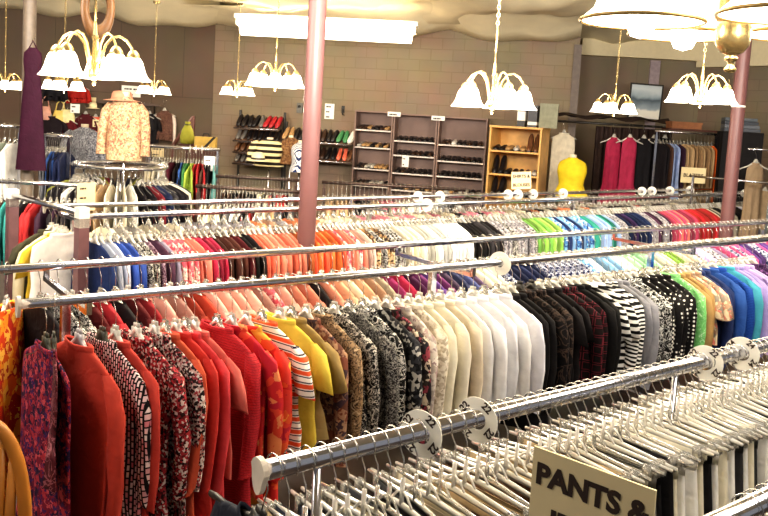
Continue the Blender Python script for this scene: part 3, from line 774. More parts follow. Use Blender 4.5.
# fluorescent strip
pa, pb = at(236, 30, 13.6), at(418, 23, 13.3)
q = (pb-pa); o = empty('strip_light', (pa+pb)/2, atan2(q.y, q.x)); tag(o, 'long glowing fluorescent strip light fixed under the draped ceiling', 'ceiling light')
Lh = q.length/2
put('housing', MB().box(-Lh, -.14, .06, Lh, .14, .14), WHITEP, o)
for s_ in (-1, 1):
    put('tube', MB().tube([(-Lh+.05, s_*.08, 0), (Lh-.05, s_*.08, 0)], .055, 10), BULB, o, smooth=True)
    put('lamp_holder', MB().box(s_*(Lh-.06)-.03, -.13, -.05, s_*(Lh-.06)+.03, .13, .06), WHITEP, o)
put('lens', MB().rings([[(x, .2*cos(pi*k/10), .1-.32*sin(pi*k/10)) for k in range(11)] for x in (-Lh+.1, Lh-.1)], False), SHADE, o, smooth=True)

# ------------------------------------------------------------------ furniture on the shoe wall
wd = (W1b-W1a).normalized(); WRZ = atan2(wd.y, wd.x); wn = Vector((wd.y, -wd.x, 0))
if wn.dot(EYE-W1a) < 0: wn = -wn
def wpt(px, py, off): return on_plane(px, py, W1a+wn*off, wn)
def wlocal(o, P):
    v = P-o.location; return Vector((v.dot(wd), v.dot(-wn), v.z))       # local x along the wall, y into the wall
def shoe_mesh(kind, seed):
    r = random.Random(seed); b = MB(); rs = []
    Lh = .27
    if kind == 'pump': prof = [(0, .03, .07, .075), (.04, .034, .05, .075), (.10, .03, .03, .055), (.16, .038, .008, .045), (.22, .038, .0, .045), (.26, .018, .0, .025)]
    elif kind == 'boot': prof = [(0, .036, .02, .26), (.05, .04, .0, .26), (.10, .04, .0, .24), (.14, .04, .0, .12), (.2, .042, .0, .07), (.26, .022, .0, .04)]
    else: prof = [(0, .03, .0, .075), (.05, .036, .0, .08), (.1, .036, .0, .075), (.15, .042, .0, .062), (.21, .044, .0, .055), (.27, .022, .0, .03)]
    for x, w, z0, z1 in prof:
        rs.append([(x-.13, w*cos(2*pi*k/10), (z0+z1)/2+(z1-z0)/2*sin(2*pi*k/10)) for k in range(10)])
    b.rings(rs, True, True)
    up = b.mesh('shoe_upper')
    s = MB()
    if kind == 'pump':
        s.box(-.128, -.012, 0, -.105, .012, .07)
    else: s.rings([[(x-.13, w*1.05*c_, z) for c_, z in ((-1, 0), (1, 0), (1, .014), (-1, .014))] for x, w in ((0, .03), (.1, .034), (.2, .044), (.27, .02))], True, True)
    return up, s.mesh('shoe_sole', False)
SHOE = {k: shoe_mesh(k, 1) for k in ('pump', 'boot', 'flat')}
SHC = {'black': '1e1a1c', 'dark brown': '3c281e', 'tan': 'b08c60', 'white': 'e8e4dc', 'red': 'b02c34', 'green': '4c8c5c', 'silver': 'b8b4ac', 'grey': '6c6864', 'cream': 'e4d8bc', 'coral': 'e07058', 'brown': '6c4830'}
def shoe(P, rz, kind, col, label, group, tilt=0):
    u, s = SHOE[kind]; m_ = mat('leather_'+col.replace(' ', '_'), SHC[col], .35, var=.1)
    o = link('shoe', u, m_, None, P, rz); o.rotation_euler = (0, tilt, rz); o.scale = (1.2,)*3; tag(o, label, 'shoe', group)
    link('heel' if kind == 'pump' else 'sole', s, DARKP if col != 'white' else WHITEP, o)
    return o
NSH = {}
def shoe_row(P0, P1, n, cols, kind, where, rz, group, tilt=0):
    for i in range(n):
        c = R.choice(cols); k = (c, where); NSH[k] = NSH.get(k, -1)+1
        P = P0.lerp(P1, (i+.5)/n)
        shoe(P+Vector((0, 0, .002)), rz + R.uniform(-.12, .12), kind if kind != 'mix' else R.choice(['pump', 'flat']), c, '%s %s shoe on %s' % (nth(NSH[k]), c, where), group, tilt)

# the brown open shelving, three bays, each a unit of its own
def bay(pxl, pxr, ytl, shelves, label, name='bookcase', mt=BROWN, off=.36, signs=None, depth=.36):
    A = wpt(pxl, ytl, off); B = wpt(pxr, ytl, off); wdt = (B-A).dot(wd); ht = A.z
    o = empty(name, Vector((A.x, A.y, 0)), WRZ); tag(o, label, 'bookcase', 'brown bookcase bays')
    for x in (0, wdt-.028): put('side_panel', MB().box(x, 0, 0, x+.028, depth, ht), mt, o)
    put('top_panel', MB().box(0, 0, ht, wdt, depth, ht+.03), mt, o)
    put('back_panel', MB().box(.028, depth-.015, 0, wdt-.028, depth, ht), BROWN, o)
    put('plinth', MB().box(.028, .03, 0, wdt-.028, depth-.02, .08), mt, o)
    zs = []
    for y in shelves:
        P = wpt((pxl+pxr)/2, y, off); z = P.z; zs.append(z)
        s_ = put('shelf', MB().box(.03, .004, z-.025, wdt-.03, depth-.02, z), mt, o)
        put('shelf_edge', MB().box(.03, -.002, z-.027, wdt-.03, .004, z+.001), EDGE, s_)
    return o, wdt, zs
bays = [(355, 393.5, 111.5, (130, 147.5, 169, 186), 'brown bookcase bay nearest the mauve pole with sandals on its top shelf', 'the bay nearest the mauve pole'),
        (394, 438, 114.5, (141.5, 156, 174, 191), 'brown bookcase bay in the middle with a small white card', 'the middle bay'),
        (438.5, 488, 117.5, (145.5, 162, 177.5, 195), 'brown bookcase bay beside the honey wood bookcase', 'the bay by the wood bookcase')]
SN = ['its top shelf', 'its second shelf', 'its third shelf', 'its lowest shelf']
for pxl, pxr, yt, sh, lab, where in bays:
    o, wdt, zs = bay(pxl, pxr, yt, sh, lab)
    base = o.location
    for j, z in enumerate(zs):
        P0 = base + wd*.07 - wn*.15 + Vector((0, 0, z)); P1 = base + wd*(wdt-.07) - wn*.15 + Vector((0, 0, z))
        cols = ['black', 'black', 'black', 'dark brown'] + (['silver', 'tan'] if 'pole' in where or j == 3 else []) + (['white'] if j in (0, 3) else [])
        shoe_row(P0, P1, max(5, int(wdt/.105)), cols, 'mix', '%s shelf of %s' % (['top', 'second', 'third', 'lowest'][j], where), WRZ-pi/2, 'shoes in the brown bookcase')
def sign(name, label, P, w_, h_, rz, lines, size, mt=CARD, post=None, cols=None, bold=0, th=.004, tilt=0, holder=True):
    """an upright card whose lettering faces local -y"""
    o = empty(name, P, rz); tag(o, label, 'sign'); o.rotation_euler = (0, tilt, rz)
    put('card', MB().box(-w_/2, 0, 0, w_/2, th, h_), mt, o)
    if lines and lines[0].startswith('#'):
        for i, s in enumerate(lines):
            b = MB(); zc = h_*(1-(i+.6)/len(lines)); x = -w_*.36
            for k in s:
                wd_ = {'#': .10, '=': .16, '-': .06, ' ': .05}[k]*w_
                if k != ' ': b.box(x, -.0015, zc-size*.28, x+wd_*.8, 0, zc+size*.28)
                x += wd_
            put('print_line', b, INK, o)
        lines = []
    for i, s in enumerate(lines):
        c = INK if not cols else cols[i]
        text('lettering', s, size, c, o, (0, -.001, h_*(1-(i+.5)/len(lines))+(-.02*h_)), (pi/2, 0, 0), bold)
    if post: put('post', MB().tube([(0, .006, -post), (0, .006, h_*.4)], .006, 6), CHROME, o)
    return o
o = sign('shelf_sign', 'narrow white sign between the first two brown bookcase bays', wpt(394, 116.4, .375), .25, .085, WRZ, ['#=#=-'], .05, WCARD)
o = sign('shelf_sign', 'narrow white sign between the middle bay and the last brown bay', wpt(438, 120.5, .375), .25, .085, WRZ, ['#=#=-'], .05, WCARD)
sign('price_card', 'small white card standing on the middle brown bay', wpt(405, 167, .375), .13, .22, WRZ, ['#=#', '-='], .04, WCARD)
sign('wall_notice', 'white paper notice taped to the wall right of the mauve pole', wpt(329, 119, .02), .19, .3, WRZ, ['#=#=', '==-', '#=='], .05, WCARD)
o = empty('thermostat', wpt(300, 108, .02), WRZ); tag(o, 'small dark thermostat box on the wall left of the mauve pole', 'thermostat')
put('box', MB().box(-.06, -.03, -.1, .06, .0, .1), mat('grey_metal', '6c6a64', .5), o); put('dial', MB().lathe([(0, .0), (.03, 0), (.03, .02)], 12), DARKP, o, (0, -.03, .03)).rotation_euler = (pi/2, 0, 0)
o = empty('wall_bracket', wpt(343, 112, .02), WRZ); tag(o, 'small dark bracket on the wall above the shoe rack', 'bracket')
put('arm', MB().tube([(0, 0, .06), (0, -.06, .03), (.02, -.1, -.05), (.06, -.12, -.06)], .012, 6), DARKP, o); put('mount', MB().box(-.03, -.01, -.02, .03, .01, .12), DARKP, o)

# honey wood bookcase, turned towards the racks
P = at(490, 127, 13.2); o = empty('wooden_bookcase', (P.x, P.y, 0), HA-radians(22)); tag(o, 'honey wood bookcase with shoes standing alone beside the brown bays', 'bookcase')
wl, ht, dp = .88, P.z, .72
for x in (0, wl-.03): put('side_panel', MB().box(x, 0, 0, x+.03, dp, ht), TAN, o)
put('top_panel', MB().box(-.01, -.01, ht, wl+.01, dp+.01, ht+.035), TAN, o); put('back_panel', MB().box(.03, dp-.02, 0, wl-.03, dp, ht), TAN, o)
bx = Vector((cos(o.rotation_euler.z), sin(o.rotation_euler.z), 0)); by = Vector((-bx.y, bx.x, 0))
for j, y in enumerate((151, 174.5, 197)):
    Q = on_plane(510, y, Vector((P.x, P.y, 0)), by); z = Q.z
    put('shelf', MB().box(.03, .01, z-.03, wl-.03, dp-.02, z), TAN, o)
    b0 = o.location + by*.2
    for i in range(7):
        c = (['black', 'black', 'tan', 'silver', 'tan', 'brown', 'brown'], ['black', 'black', 'black', 'dark brown', 'black', 'brown', 'silver'], ['black']*7)[j][i]
        k = (c, 'hw', j); NSH[k] = NSH.get(k, -1)+1
        shoe(b0+bx*(.1+i*.112)+Vector((0, 0, z+.002)), o.rotation_euler.z-pi/2+R.uniform(-.2, .2), 'boot' if (j == 1 and i < 2) or (j == 0 and i > 4) or j == 2 and i < 2 else 'flat', c, '%s %s shoe on the %s shelf of the honey wood bookcase' % (nth(NSH[k]), c, ['top', 'second', 'third'][j]), 'shoes in the wooden bookcase')
TOPZ = ht+.037
def on_case(x, y): return o_case.location + bxc*x + byc*y + Vector((0, 0, TOPZ))
o_case, bxc, byc = o, bx, by
def display_box(x, w_, h_, d_, mt, label, cat, name, extra=None):
    q = empty(name, on_case(x, .15), o_case.rotation_euler.z); tag(q, label, cat)
    put('body', MB().box(0, 0, 0, w_, d_, h_), mt, q)
    if extra: put('band', MB().box(-.002, -.003, h_*extra[0], w_+.002, d_+.002, h_*extra[1]), WCARD, q); put('lid', MB().box(-.004, -.004, h_-.03, w_+.004, d_+.004, h_+.004), mt, q)
    return q
display_box(.42, .13, .34, .2, DARKP, 'black and white box standing on the honey wood bookcase', 'box', 'boot_box', (.3, .75))
display_box(.60, .15, .36, .2, mat('deep_grey', '38363a', .4), 'tall dark grey box with white band on the honey wood bookcase', 'box', 'boot_box', (.1, .25))
display_box(.79, .30, .40, .05, mat('grey_green_board', '8c8c78', .7), 'grey green board leaning upright on the honey wood bookcase end', 'board', 'display_board', (.98, 1.0))

# slanted wire shoe racks
def shoe_rack(pxl, pxr, rows, label, where, cols):
    """rows: list of (y at left, y at right) of the shelf front edges"""
    A = wpt(pxl, rows[0][0], .5); o = empty('shoe_rack', Vector((A.x, A.y, 0)), WRZ); tag(o, label, 'shoe rack')
    Bx = wlocal(o, wpt(pxr, rows[0][1], .5)).x
    zt = A.z+.35
    for x in (0, Bx): put('upright', MB().box(x-.02, .28, 0, x+.02, .32, zt), DARKP, o); 
    for x in (0, Bx): put('foot', MB().box(x-.02, -.05, 0, x+.02, .45, .04), DARKP, o)
    for j, (yl, yr) in enumerate(rows):
        zl, zr = wpt(pxl, yl, .5).z, wpt(pxr, yr, .5).z; z = (zl+zr)/2
        b = MB(); b.rings([[(x, -.02, z), (x, .34, z+.22), (x, .34, z+.205), (x, -.02, z-.015)] for x in (0, Bx)], True, True)
        s_ = put('shelf', b, mat('rack_brown', '5c463a', .6), o)
        put('lip_rail', MB().tube([(0, -.03, z+.01), (Bx, -.03, z+.01)], .012, 8), CHROME, s_, smooth=True)
        n = max(4, int(Bx/.105))
        for i in range(n):
            c = cols[j % len(cols)][min(int(i/n*len(cols[j % len(cols)])), len(cols[j % len(cols)])-1)]
            k = (c, where, j); NSH[k] = NSH.get(k, -1)+1
            x = (i+.5)*Bx/n
            Pw = o.location + wd*x - wn*.155 + Vector((0, 0, z+.12))
            sh_ = shoe(Pw, WRZ-pi/2+R.uniform(-.15, .15), 'pump' if j % 2 else 'flat', c, '%s %s shoe on the %s shelf of %s' % (nth(NSH[k]), c, ORD[j], where), 'shoes on the slanted racks', radians(32))
shoe_rack(234, 279, ((127.5, 131), (140.5, 144.5), (152, 156), (163.5, 167)), 'slanted shoe rack with wire lips beside the brown corner', 'the corner shoe rack', [['black', 'black', 'grey', 'red', 'red'], ['grey', 'black', 'black', 'black'], ['brown', 'black', 'grey'], ['grey', 'silver', 'black']])
shoe_rack(281, 352, ((139.5, 147), (157, 165.5)), 'slanted shoe rack running behind the mauve pole', 'the pole shoe rack', [['tan', 'black', 'black', 'dark brown', 'black', 'green', 'white'], ['brown', 'tan', 'black', 'dark brown', 'black', 'coral', 'brown']])

# ------------------------------------------------------------------ display busts, hanging clothes, hats
def bust_garment(name, P, rz, mt, label, cat, w=.2, h=.6, dp=.11, sleeves=True, stand=True, flare=1.1, neck=True, smt=None, group=None, floor=True, straight=False):
    """a garment on a dressmaker form: the form is a thing of its own"""
    z0 = P.z
    o = empty(name, P, rz); tag(o, label, cat, group)
    rs = []
    for z, ww, t in ((0, 1.12*flare, 1.15), (.12, 1.06, 1.1), (.3, .86, .9), (.45, .95, 1.0), (.62, 1.08, 1.1), (.76, 1.02, .95), (.86, .9, .75), (.92, .62, .6), (.96, .36, .5), (.985, .3, .46)):
        if straight and z < .7: ww = 1.12-.1*z
        rs.append([(w*ww*cos(2*pi*k/24)+.006*sin(7*k+9*z), dp*t*sin(2*pi*k/24)+.01*sin(5*k)*(z < .3), z*h) for k in range(24)])
    put('body', MB().rings(rs), mt, o, smooth=True)
    if sleeves:
        for s_ in (-1, 1):
            put('sleeve', MB().tube([(s_*w*.85, 0, h*.86), (s_*w*1.15, 0, h*.74), (s_*w*1.32, -.02, h*.5), (s_*w*1.38, -.03, h*.24), (s_*w*1.36, -.04, h*.08)], [.05, .066, .06, .055, .062], 10, False), smt or mt, o, smooth=True)
    f = empty('dress_form', P, rz); tag(f, 'dress form inside the '+label, 'dress form', 'dress forms')
    put('torso', MB().lathe([(w*.25, h*1.06), (w*.24, h*1.0), (w*.22, h*.93)], 14, cap=True), mat('form_linen', 'dccbb0', .7), f, smooth=True)
    put('pole', MB().tube([(0, 0, -.0 if not floor else -z0+.02), (0, 0, h*.93)], .014, 8), CHROME, f, smooth=True)
    put('base', MB().lathe([(.16, 0), (.16, .012), (.03, .03)], 16, (0, 0, -z0 if floor else -.0)), CHROME, f)
    return o
def hat(P, rz, mt, label, r=.17, band=None):
    o = empty('hat', P, rz); tag(o, label, 'hat', 'hats on display')
    put('brim', MB().lathe([(r*.55, .0), (r, -.012), (r, -.006), (r*.55, .01)], 22), mt, o, smooth=True)
    put('crown', MB().lathe([(r*.58, 0), (r*.56, .07), (r*.46, .105), (r*.2, .115), (0, .112)], 22), mt, o, smooth=True)
    if band: put('band', MB().lathe([(r*.6, .005), (r*.585, .035)], 22), band, o, smooth=True)
    return o
# round rack with chrome ring
RC = at(121, 169, 9.9); RC.z = 0; RRZ = 1.42
o = empty('round_rack', RC, 0); tag(o, 'round chrome clothes rack ringed with hung garments below the floral blouse', 'clothes rack')
put('ring_rail', MB().torus((0, 0, RRZ), .55, .022, 'z', 40, 8), CHROME, o, smooth=True)
put('centre_pole', MB().tube([(0, 0, 0), (0, 0, RRZ)], .025, 10), CHROME, o, smooth=True)
for k in range(4): put('spoke', MB().tube([(0, 0, RRZ-.03), (.55*cos(k*pi/2+.4), .55*sin(k*pi/2+.4), RRZ-.02)], .012, 8), CHROME, o, smooth=True)
for k in range(4): put('foot', MB().tube([(0, 0, .05), (.5*cos(k*pi/2+.4), .5*sin(k*pi/2+.4), .02)], .016, 8), CHROME, o, smooth=True)
rc_c = [('black', '201c20'), ('charcoal', '38363a'), ('olive green', '8c8c34'), ('white', 'f0ece4'), ('cream', 'e4d8bc'), ('dark red', '7c242c'), ('navy', '242c4c'), ('tan', 'bc9c74')]
seq = [0, 0, 2, 0, 0, 3, 0, 0, 7, 4, 3, 4, 3, 0, 5, 6, 1, 0]
NR = 46; cnt = {}
for k in range(NR):
    a = 2*pi*k/NR + .1
    ci = R.randrange(8)
    aa = (a - HA + pi/2)      # angle measured from the side that faces the racks
    aa = (aa+pi) % (2*pi)-pi
    if abs(aa) < 1.5: ci = seq[int((aa+1.5)/3.0*len(seq)) % len(seq)]
    nm, hx = rc_c[ci]; cnt[nm] = cnt.get(nm, -1)+1
    P = RC + Vector((.55*cos(a), .55*sin(a), RRZ)); rz = a+pi/2
    lab = '%s %s pullover around the round rack' % (nth(cnt[nm]), nm)
    g = make_garment('pullover', sol(hx), P, rz, 'long', .62, 1.0, .014, k % 4, .085, False); tag(g, lab, 'pullover', 'pullovers on the round rack')
    make_hanger(P, rz, stuff='clear hangers around the round rack')
FLB = fab('floral', 'c8ac84', 'b89470', 'd0bc98', '985c50', 'c0a07c', 'a87c5c', scale=2.0)
P = at(124, 152, 9.75)
bust_garment('floral_blouse', Vector((P.x, P.y, P.z-.1)), HA, FLB, 'cream floral long sleeved blouse displayed above the round rack', 'blouse', .2, .80, .12, True, floor=True, straight=True)
Q = at(122, 100, 9.75); hat(Q, 0, mat('coral_straw', 'c4886c', .8), 'pinkish straw hat set above the floral display blouse', .22, mat('coral_band', 'c88468', .8))
GRB = fab('scribble', '5c5c64', 'b4b4b8', '3c3c44')
P = at(84, 168, 10.6); bust_garment('grey_blouse', P, HA, GRB, 'grey patterned blouse on a form left of the round rack', 'blouse', .2, .56, .12, True, straight=True)
# purple dress against the left pole
PU = sol('3a1028')
hp = at(33, 46, 9.1)
o = link('purple_dress', MB().rings([[(.82*w_*cos(2*pi*k/20), .04*sin(2*pi*k/20)*(1+.25*sin(3*k)), -z) for k in range(20)] for z, w_ in ((.02, .05), (.08, .12), (.16, .13), (.34, .11), (.6, .14), (1.0, .17), (1.45, .215))]).mesh('dress_body'), PU, None, hp, HA+.1)
tag(o, 'long dark purple sleeveless dress hanging against the grey brown pole', 'dress')
put('strap', MB().tube([(-.05, 0, -.04), (0, 0, .06), (.05, 0, -.04)], .008, 6), PU, o)
h = put('wall_hook', MB().tube([(0, .05, .1), (0, 0, .1), (0, -.02, .07), (0, 0, .05)], .006, 6), CHROME, None, hp, HA+.1); tag(h, 'small chrome hook holding the purple dress on the pole', 'hook')
# blouses hung on the near end bar of the third rack
barA = Vector((1.66, 5.93, 1.37)); barB = Vector((1.44, 7.22, 1.37)); bv = (barB-barA)
o = empty('end_bar', barA, atan2(bv.y, bv.x)); tag(o, 'chrome display bar jutting from the end post of the third rail', 'display bar')
put('bar', MB().tube([(0, 0, 0), (bv.length, 0, 0)], .024, 10), CHROME, o, smooth=True)
put('post', MB().box(-.035, -.035, 0, .035, .035, -.0+.0), CHROME, o) if False else None
for x in (0.0, bv.length): put('upright', MB().box(x-.04, -.04, -1.35, x+.04, .04, -.03), mat('rack_plum', '6c4c50', .5), o)
for x in (0.0, bv.length): put('joint_cap', MB().box(x-.04, -.04, -.1, x+.04, .04, .05), WHITEP, o)
brz = atan2(bv.y, bv.x)
for t, c, nm, sl_, L_ in ((.22, 'f6f0ec', 'white sleeveless blouse with a wide front', 'none', .62), (.27, 'd8b430', 'mustard yellow top behind the white blouse', 'short', .6), (.33, 'e8dcb8', 'cream long sleeved blouse hung behind the mustard top', 'long', .58), (.40, '4c4a38', 'dark olive top hung last on the end bar', 'short', .6)):
    P = barA + bv*t; rz = brz + (.15 if c != 'e8dcb8' else .3)
    g = make_garment('blouse', sol(c), P, rz, sl_, L_, 1.0, .035, 1, .085, True, sol(c)); tag(g, nm, 'blouse', 'blouses on the end bar')
    make_hanger(P, rz, 'hanger of the '+nm, 'hangers on the end bar')
# orange dress at the near end of the second rail
ORF = fab('floral', 'd85c1c', 'e8942c', 'c83c1c', 'f0b850', 'b42c1c', scale=.7)
P = Vector((.80, 4.17, 1.35)); rz = 0.25
P = rC.p(.26)
g = make_garment('dress', ORF, P, -.5, 'short', .95, 1.15, .06, 2, .09, True, ORF); tag(g, 'orange and yellow flower print dress beside the oak chair', 'dress')
make_hanger(P, -.5, 'hanger of the orange flower print dress beside the oak chair', 'hangers on the second rail')
P = at(86, 211, 6.9); sign('rack_sign', 'narrow cream card standing turned away on the end post of the third rail', P, .2, .25, HA+1.1, ['#=#', '-==', '#='], .03, CARD)
# Windsor style chair
P = at(-22, 417, 2.72); hz_ = P.z
o = empty('spindle_chair', (P.x, P.y, 0), HA+.25); tag(o, 'varnished oak chair with bowed spindle back in front of the red dresses', 'chair')
sh_ = hz_-.5
put('seat', MB().lathe([(0, .43), (.19, .43), (.215, .445), (.21, .462), (0, .455)], 26, (0, -.2, 0)), HONEY, o, smooth=True)
arc = [(.165*cos(pi*k/20)*(1 if True else 1), -.02-.0*k, .46+(hz_-.46)*sin(pi*k/20)**.55 if 0 < k < 20 else .46) for k in range(21)]
put('back_bow', MB().tube(arc, .019, 10, flat=1.25), HONEY, o, smooth=True)
for k in range(7):
    x = -.12+.04*k; zt = .46+(hz_-.46)*(sin(math.acos(max(-1, min(1, x/.165)))))**.55
    put('spindle', MB().tube([(x*.75, -.02, .45), (x*.9, -.02, .7), (x, -.02, zt)], [.008, .013, .008], 8, flat=1.6), HONEY, o, smooth=True)
for x, y in ((-.15, -.05), (.15, -.05), (-.15, -.35), (.15, -.35)):
    put('leg', MB().tube([(x*.85, -.2+(y+.2)*.85, .44), (x*1.1, -.2+(y+.2)*1.1, .2), (x*1.25, -.2+(y+.2)*1.25, 0)], [.014, .02, .013], 8), HONEY, o, smooth=True)
put('stretcher', MB().tube([(-.165, -.2, .2), (.165, -.2, .2)], .011, 8), HONEY, o, smooth=True)

# ------------------------------------------------------------------ big sign on the near rack
P = at(534, 446, 1.28); Q = Vector((P.x, P.y, P.z))
d2 = at(656, 491, 1.15)
v = d2-P; w_ = Vector((v.x, v.y, 0)).length; rz = atan2(v.y, v.x)
o = empty('rack_sign', P, rz); tag(o, 'large cream PANTS & JEANS sign on the nearest trouser rack', 'sign')
hh = w_*.78
put('card', MB().rings([[(0, y, 0), (w_, y, v.z), (w_, y, v.z-hh), (0, y, -hh)] for y in (0, .004)], True, True), CARD, o)
sl = v.z/w_
for k, s in enumerate(('PANTS &', 'JEANS')):
    e = text('lettering', s, w_*.235, INK, o, (w_*.5, -.0012, -hh*(.27+.44*k)+sl*w_*.5), (pi/2, 0, 0), .002)
    e.rotation_euler = (pi/2, -math.atan(sl)*1.0, 0); e.rotation_euler = (Matrix.Rotation(-math.atan(sl), 4, 'Y') @ Matrix.Rotation(pi/2, 4, 'X')).to_euler()
put('post', MB().tube([(w_*.5, .012, -hh-.25), (w_*.5, .012, -hh*.3)], .007, 8), CHROME, o, smooth=True)

# rack signs over the far rails
def rail_sign(rail, px, yb, w_, h_, lines, label, size, lean=0, rz=None, cols=None):
    t = rail.at_px(px, False); P = rail.p(t); P = Vector((P.x, P.y, P.z+.03)) ; z = on_plane(px, yb, P, CF).z
    q = sign('rack_sign', label, Vector((P.x, P.y, z)), w_, h_, HA if rz is None else rz, lines, size, CARD, post=z-1.36, bold=.002, tilt=lean, cols=cols)
rail_sign(rE, 521, 189, .25, .22, ['SHIRTS &', 'BLOUSES'], 'cream SHIRTS & BLOUSES sign standing over the fourth rail', .054, -.08)
rail_sign(rE, 692, 183, .40, .25, ['BLAZERS'], 'cream BLAZERS sign standing over the fourth rail', .082, 0)
# ------------------------------------------------------------------ racks and displays farther back
def back_rack(name, pxa, pxb, ya, z, cols, n, label, where, noun='hung_garment', L=.62, dpt=None, mt=None, sleeve='long', yb=None):  # default noun covers mixed hung garments, long sleeved
    """a short straight rail; the depth follows from the pixel row of its left end"""
    A = atz(pxa, ya, z) if dpt is None else at(pxa, ya, dpt)
    if dpt: z = A.z
    B = at(pxb, 120, px_of(A)[2]) if yb is None else atz(pxb, yb, z)
    r = Rail((A.x, A.y), (B.x, B.y), z)
    rack_fixture(name, label, [r], [.03, r.L-.03], mt=mt, cap_near=False, cap_far=False)
    cn = {}
    for i in range(n):
        t = .06+(r.L-.12)*(i+.5)/n
        c = cols[min(int(i/n*len(cols)), len(cols)-1)]; nm, hx = c if isinstance(c, tuple) else R.choice(c)
        cn[nm] = cn.get(nm, -1)+1; p = r.p(t); rz = r.rz+R.uniform(-.12, .3)
        m_ = sol(hx) if isinstance(hx, str) else hx
        g = make_garment(noun, m_, p, rz, sleeve, L, 1.0, max(.012, min(.03, round(r.L/n*.45/.004)*.004)), i % 4, .085, False)
        tag(g, '%s %s %s on %s' % (nth(cn[nm]), nm, noun.replace('_', ' '), where), noun.replace('_', ' '), noun.replace('_', ' ')+'s on '+where)
        make_hanger(p, rz, stuff='clear hangers on '+where)
    return r
BK = ('black', '201c20'); NV = ('navy', '242c50'); WH = ('white', 'f0ece4'); CRM = ('cream', 'e4d8bc'); RD = ('red', 'b82c30'); TL = ('teal', '3c9c98'); PP = ('dark purple', '3c2438'); GY = ('grey', '7c7c80'); BL = ('blue', '3c64b0'); GN = ('green', '4c8c50'); LM = ('lime green', 'a8c048'); BR = ('brown', '5c4034'); PK = ('pink', 'd87c8c'); SG = ('sage grey', '9ca494'); TN = ('tan', 'b89870'); AQ = ('aqua', '78b8b4'); MR = ('maroon', '5c2030')
back_rack('clothes_rack', -25, 92, 180, 1.35, [BK, BR, TL, [BK, GY], RD, PP, [PP, BK], BK, TL], 17, 'clothes rack at the left edge with a red and teal row', 'the left edge rack')
back_rack('clothes_rack', -30, 23, 124, 1.85, [[WH, SG], SG, [CRM, WH]], 8, 'tall clothes rack of pale clothes beyond the grey brown pole', 'the pale clothes rack', L=.7)
back_rack('clothes_rack', 42, 72, 135, 1.75, [[WH, GY], [BL, NV], [NV, BK], NV], 10, 'clothes rack of navy clothes beside the purple dress', 'the navy rack', L=.8)
rT = back_rack('clothes_rack', 148, 221, 146, 1.65, [CRM, CRM, WH, MR, BK, BL, GN, LM, RD, [RD, BR], BK, AQ], 22, 'clothes rack of bright clothes with three discs below the yellow case', 'the bright clothes rack', L=.55)
for i, px in enumerate((190, 196, 202)): disc(rT, px, .1, '%s white size divider on the bright clothes rack' % ORD[i], None, r=.055)
AGED = mat('aged_brown_steel', '4c3c36', .4, .6)
MIX = [[BK, CRM, BR], [CRM, WH, GY], [BK, BR, RD], [TN, CRM, WH], [BK, GY]]
back_rack('clothes_rack', 196, 300, 186, 1.35, MIX, 26, 'crowded clothes rack left of the mauve pole under the striped sweater', 'the striped sweater rack', mt=AGED, yb=192)
back_rack('clothes_rack', 216, 302, 176, 1.35, [[BK, BR], [CRM, BK], [RD, BK, GY]], 24, 'crowded clothes rack in front of the slanted shoe shelves', 'the shoe shelf rack', mt=AGED)
back_rack('clothes_rack', 322, 470, 182, 1.35, [[CRM, TN], [BK, CRM, TN], [PK, CRM], [PK, RD, WH], [GY, BK, WH]], 30, 'crowded clothes rack in front of the brown bookcase', 'the bookcase rack', mt=AGED)

def hung(name, px, py, d, mt, label, cat, sleeve='long', L=.6, rz=None, w=1.0, group=None, th=.05, collar=True, hanger=True, flare=1.0):
    p = at(px, py, d) if d and not (px < 170) else lw(px, py, .16); rz = (HA+pi/2 if rz is None else rz)
    o = make_garment(name, mt, p, rz, sleeve, L, flare, th, R.randrange(4), .085, True, mt if collar else None); tag(o, label, cat, group)
    o.scale = (1, w, 1)
    if hanger: make_hanger(p, rz, 'hanger of the '+label, 'hangers on the walls')
    return o
lwd = (W1a-WLa).normalized(); LRZ = atan2(lwd.y, lwd.x); lwn = Vector((lwd.y, -lwd.x, 0))
if lwn.dot(EYE-WLa) < 0: lwn = -lwn
def lw(px, py, off=.12): return on_plane(px, py, WLa+lwn*off, lwn)
DWL = None
DW = mat('dark_mahogany', '4a2418', .5)
hung('jumper', 55, 72, DWL, sol('26242a'), 'black jumper hung high on the brown wall', 'jumper', 'short', .42, w=.8)
hung('jumper', 78, 74, DWL, sol('b4241c'), 'bright red jumper hung high beside the black one', 'jumper', 'short', .42, w=.8)
hung('vest', 165, 101, 13.9, fab('scribble', '4c3028', '8c6858', '3a2420'), 'brown patterned vest with pale sleeves on the brown wall', 'vest', 'long', .6, w=.75)
for c in bpy.data.objects['vest'].children:
    if c.name.startswith('sleeve'):
        c.material_slots[0].link = 'OBJECT'; c.material_slots[0].material = sol('e4d4c8'); c['label'] = 'pale pink sleeve'
hung('shirt', 150, 104, 14.0, sol('1e1c20'), 'black shirt hung between the floral blouse and the vest', 'shirt', 'short', .6, w=.7)
hung('shirt', 143, 103, 14.2, sol('2c2a30'), 'charcoal shirt hung close behind the floral blouse', 'shirt', 'short', .6, w=.7)
hung('top', 96, 107, 13.9, sol('ec6444'), 'coral orange top hung on the wall under the small hat', 'top', 'none', .4, w=.7)
hung('top', 86, 104, 14.0, sol('5c1c24'), 'dark maroon top hung beside the coral orange one', 'top', 'short', .5, w=.75)
hung('top', 105, 106, 14.0, sol('282428'), 'black top hung behind the floral blouse shoulder', 'top', 'short', .5, w=.75)
hung('top', 50, 106, 14.1, sol('2c2228'), 'black top hung beside the purple dress and the yellow bag', 'top', 'short', .6)
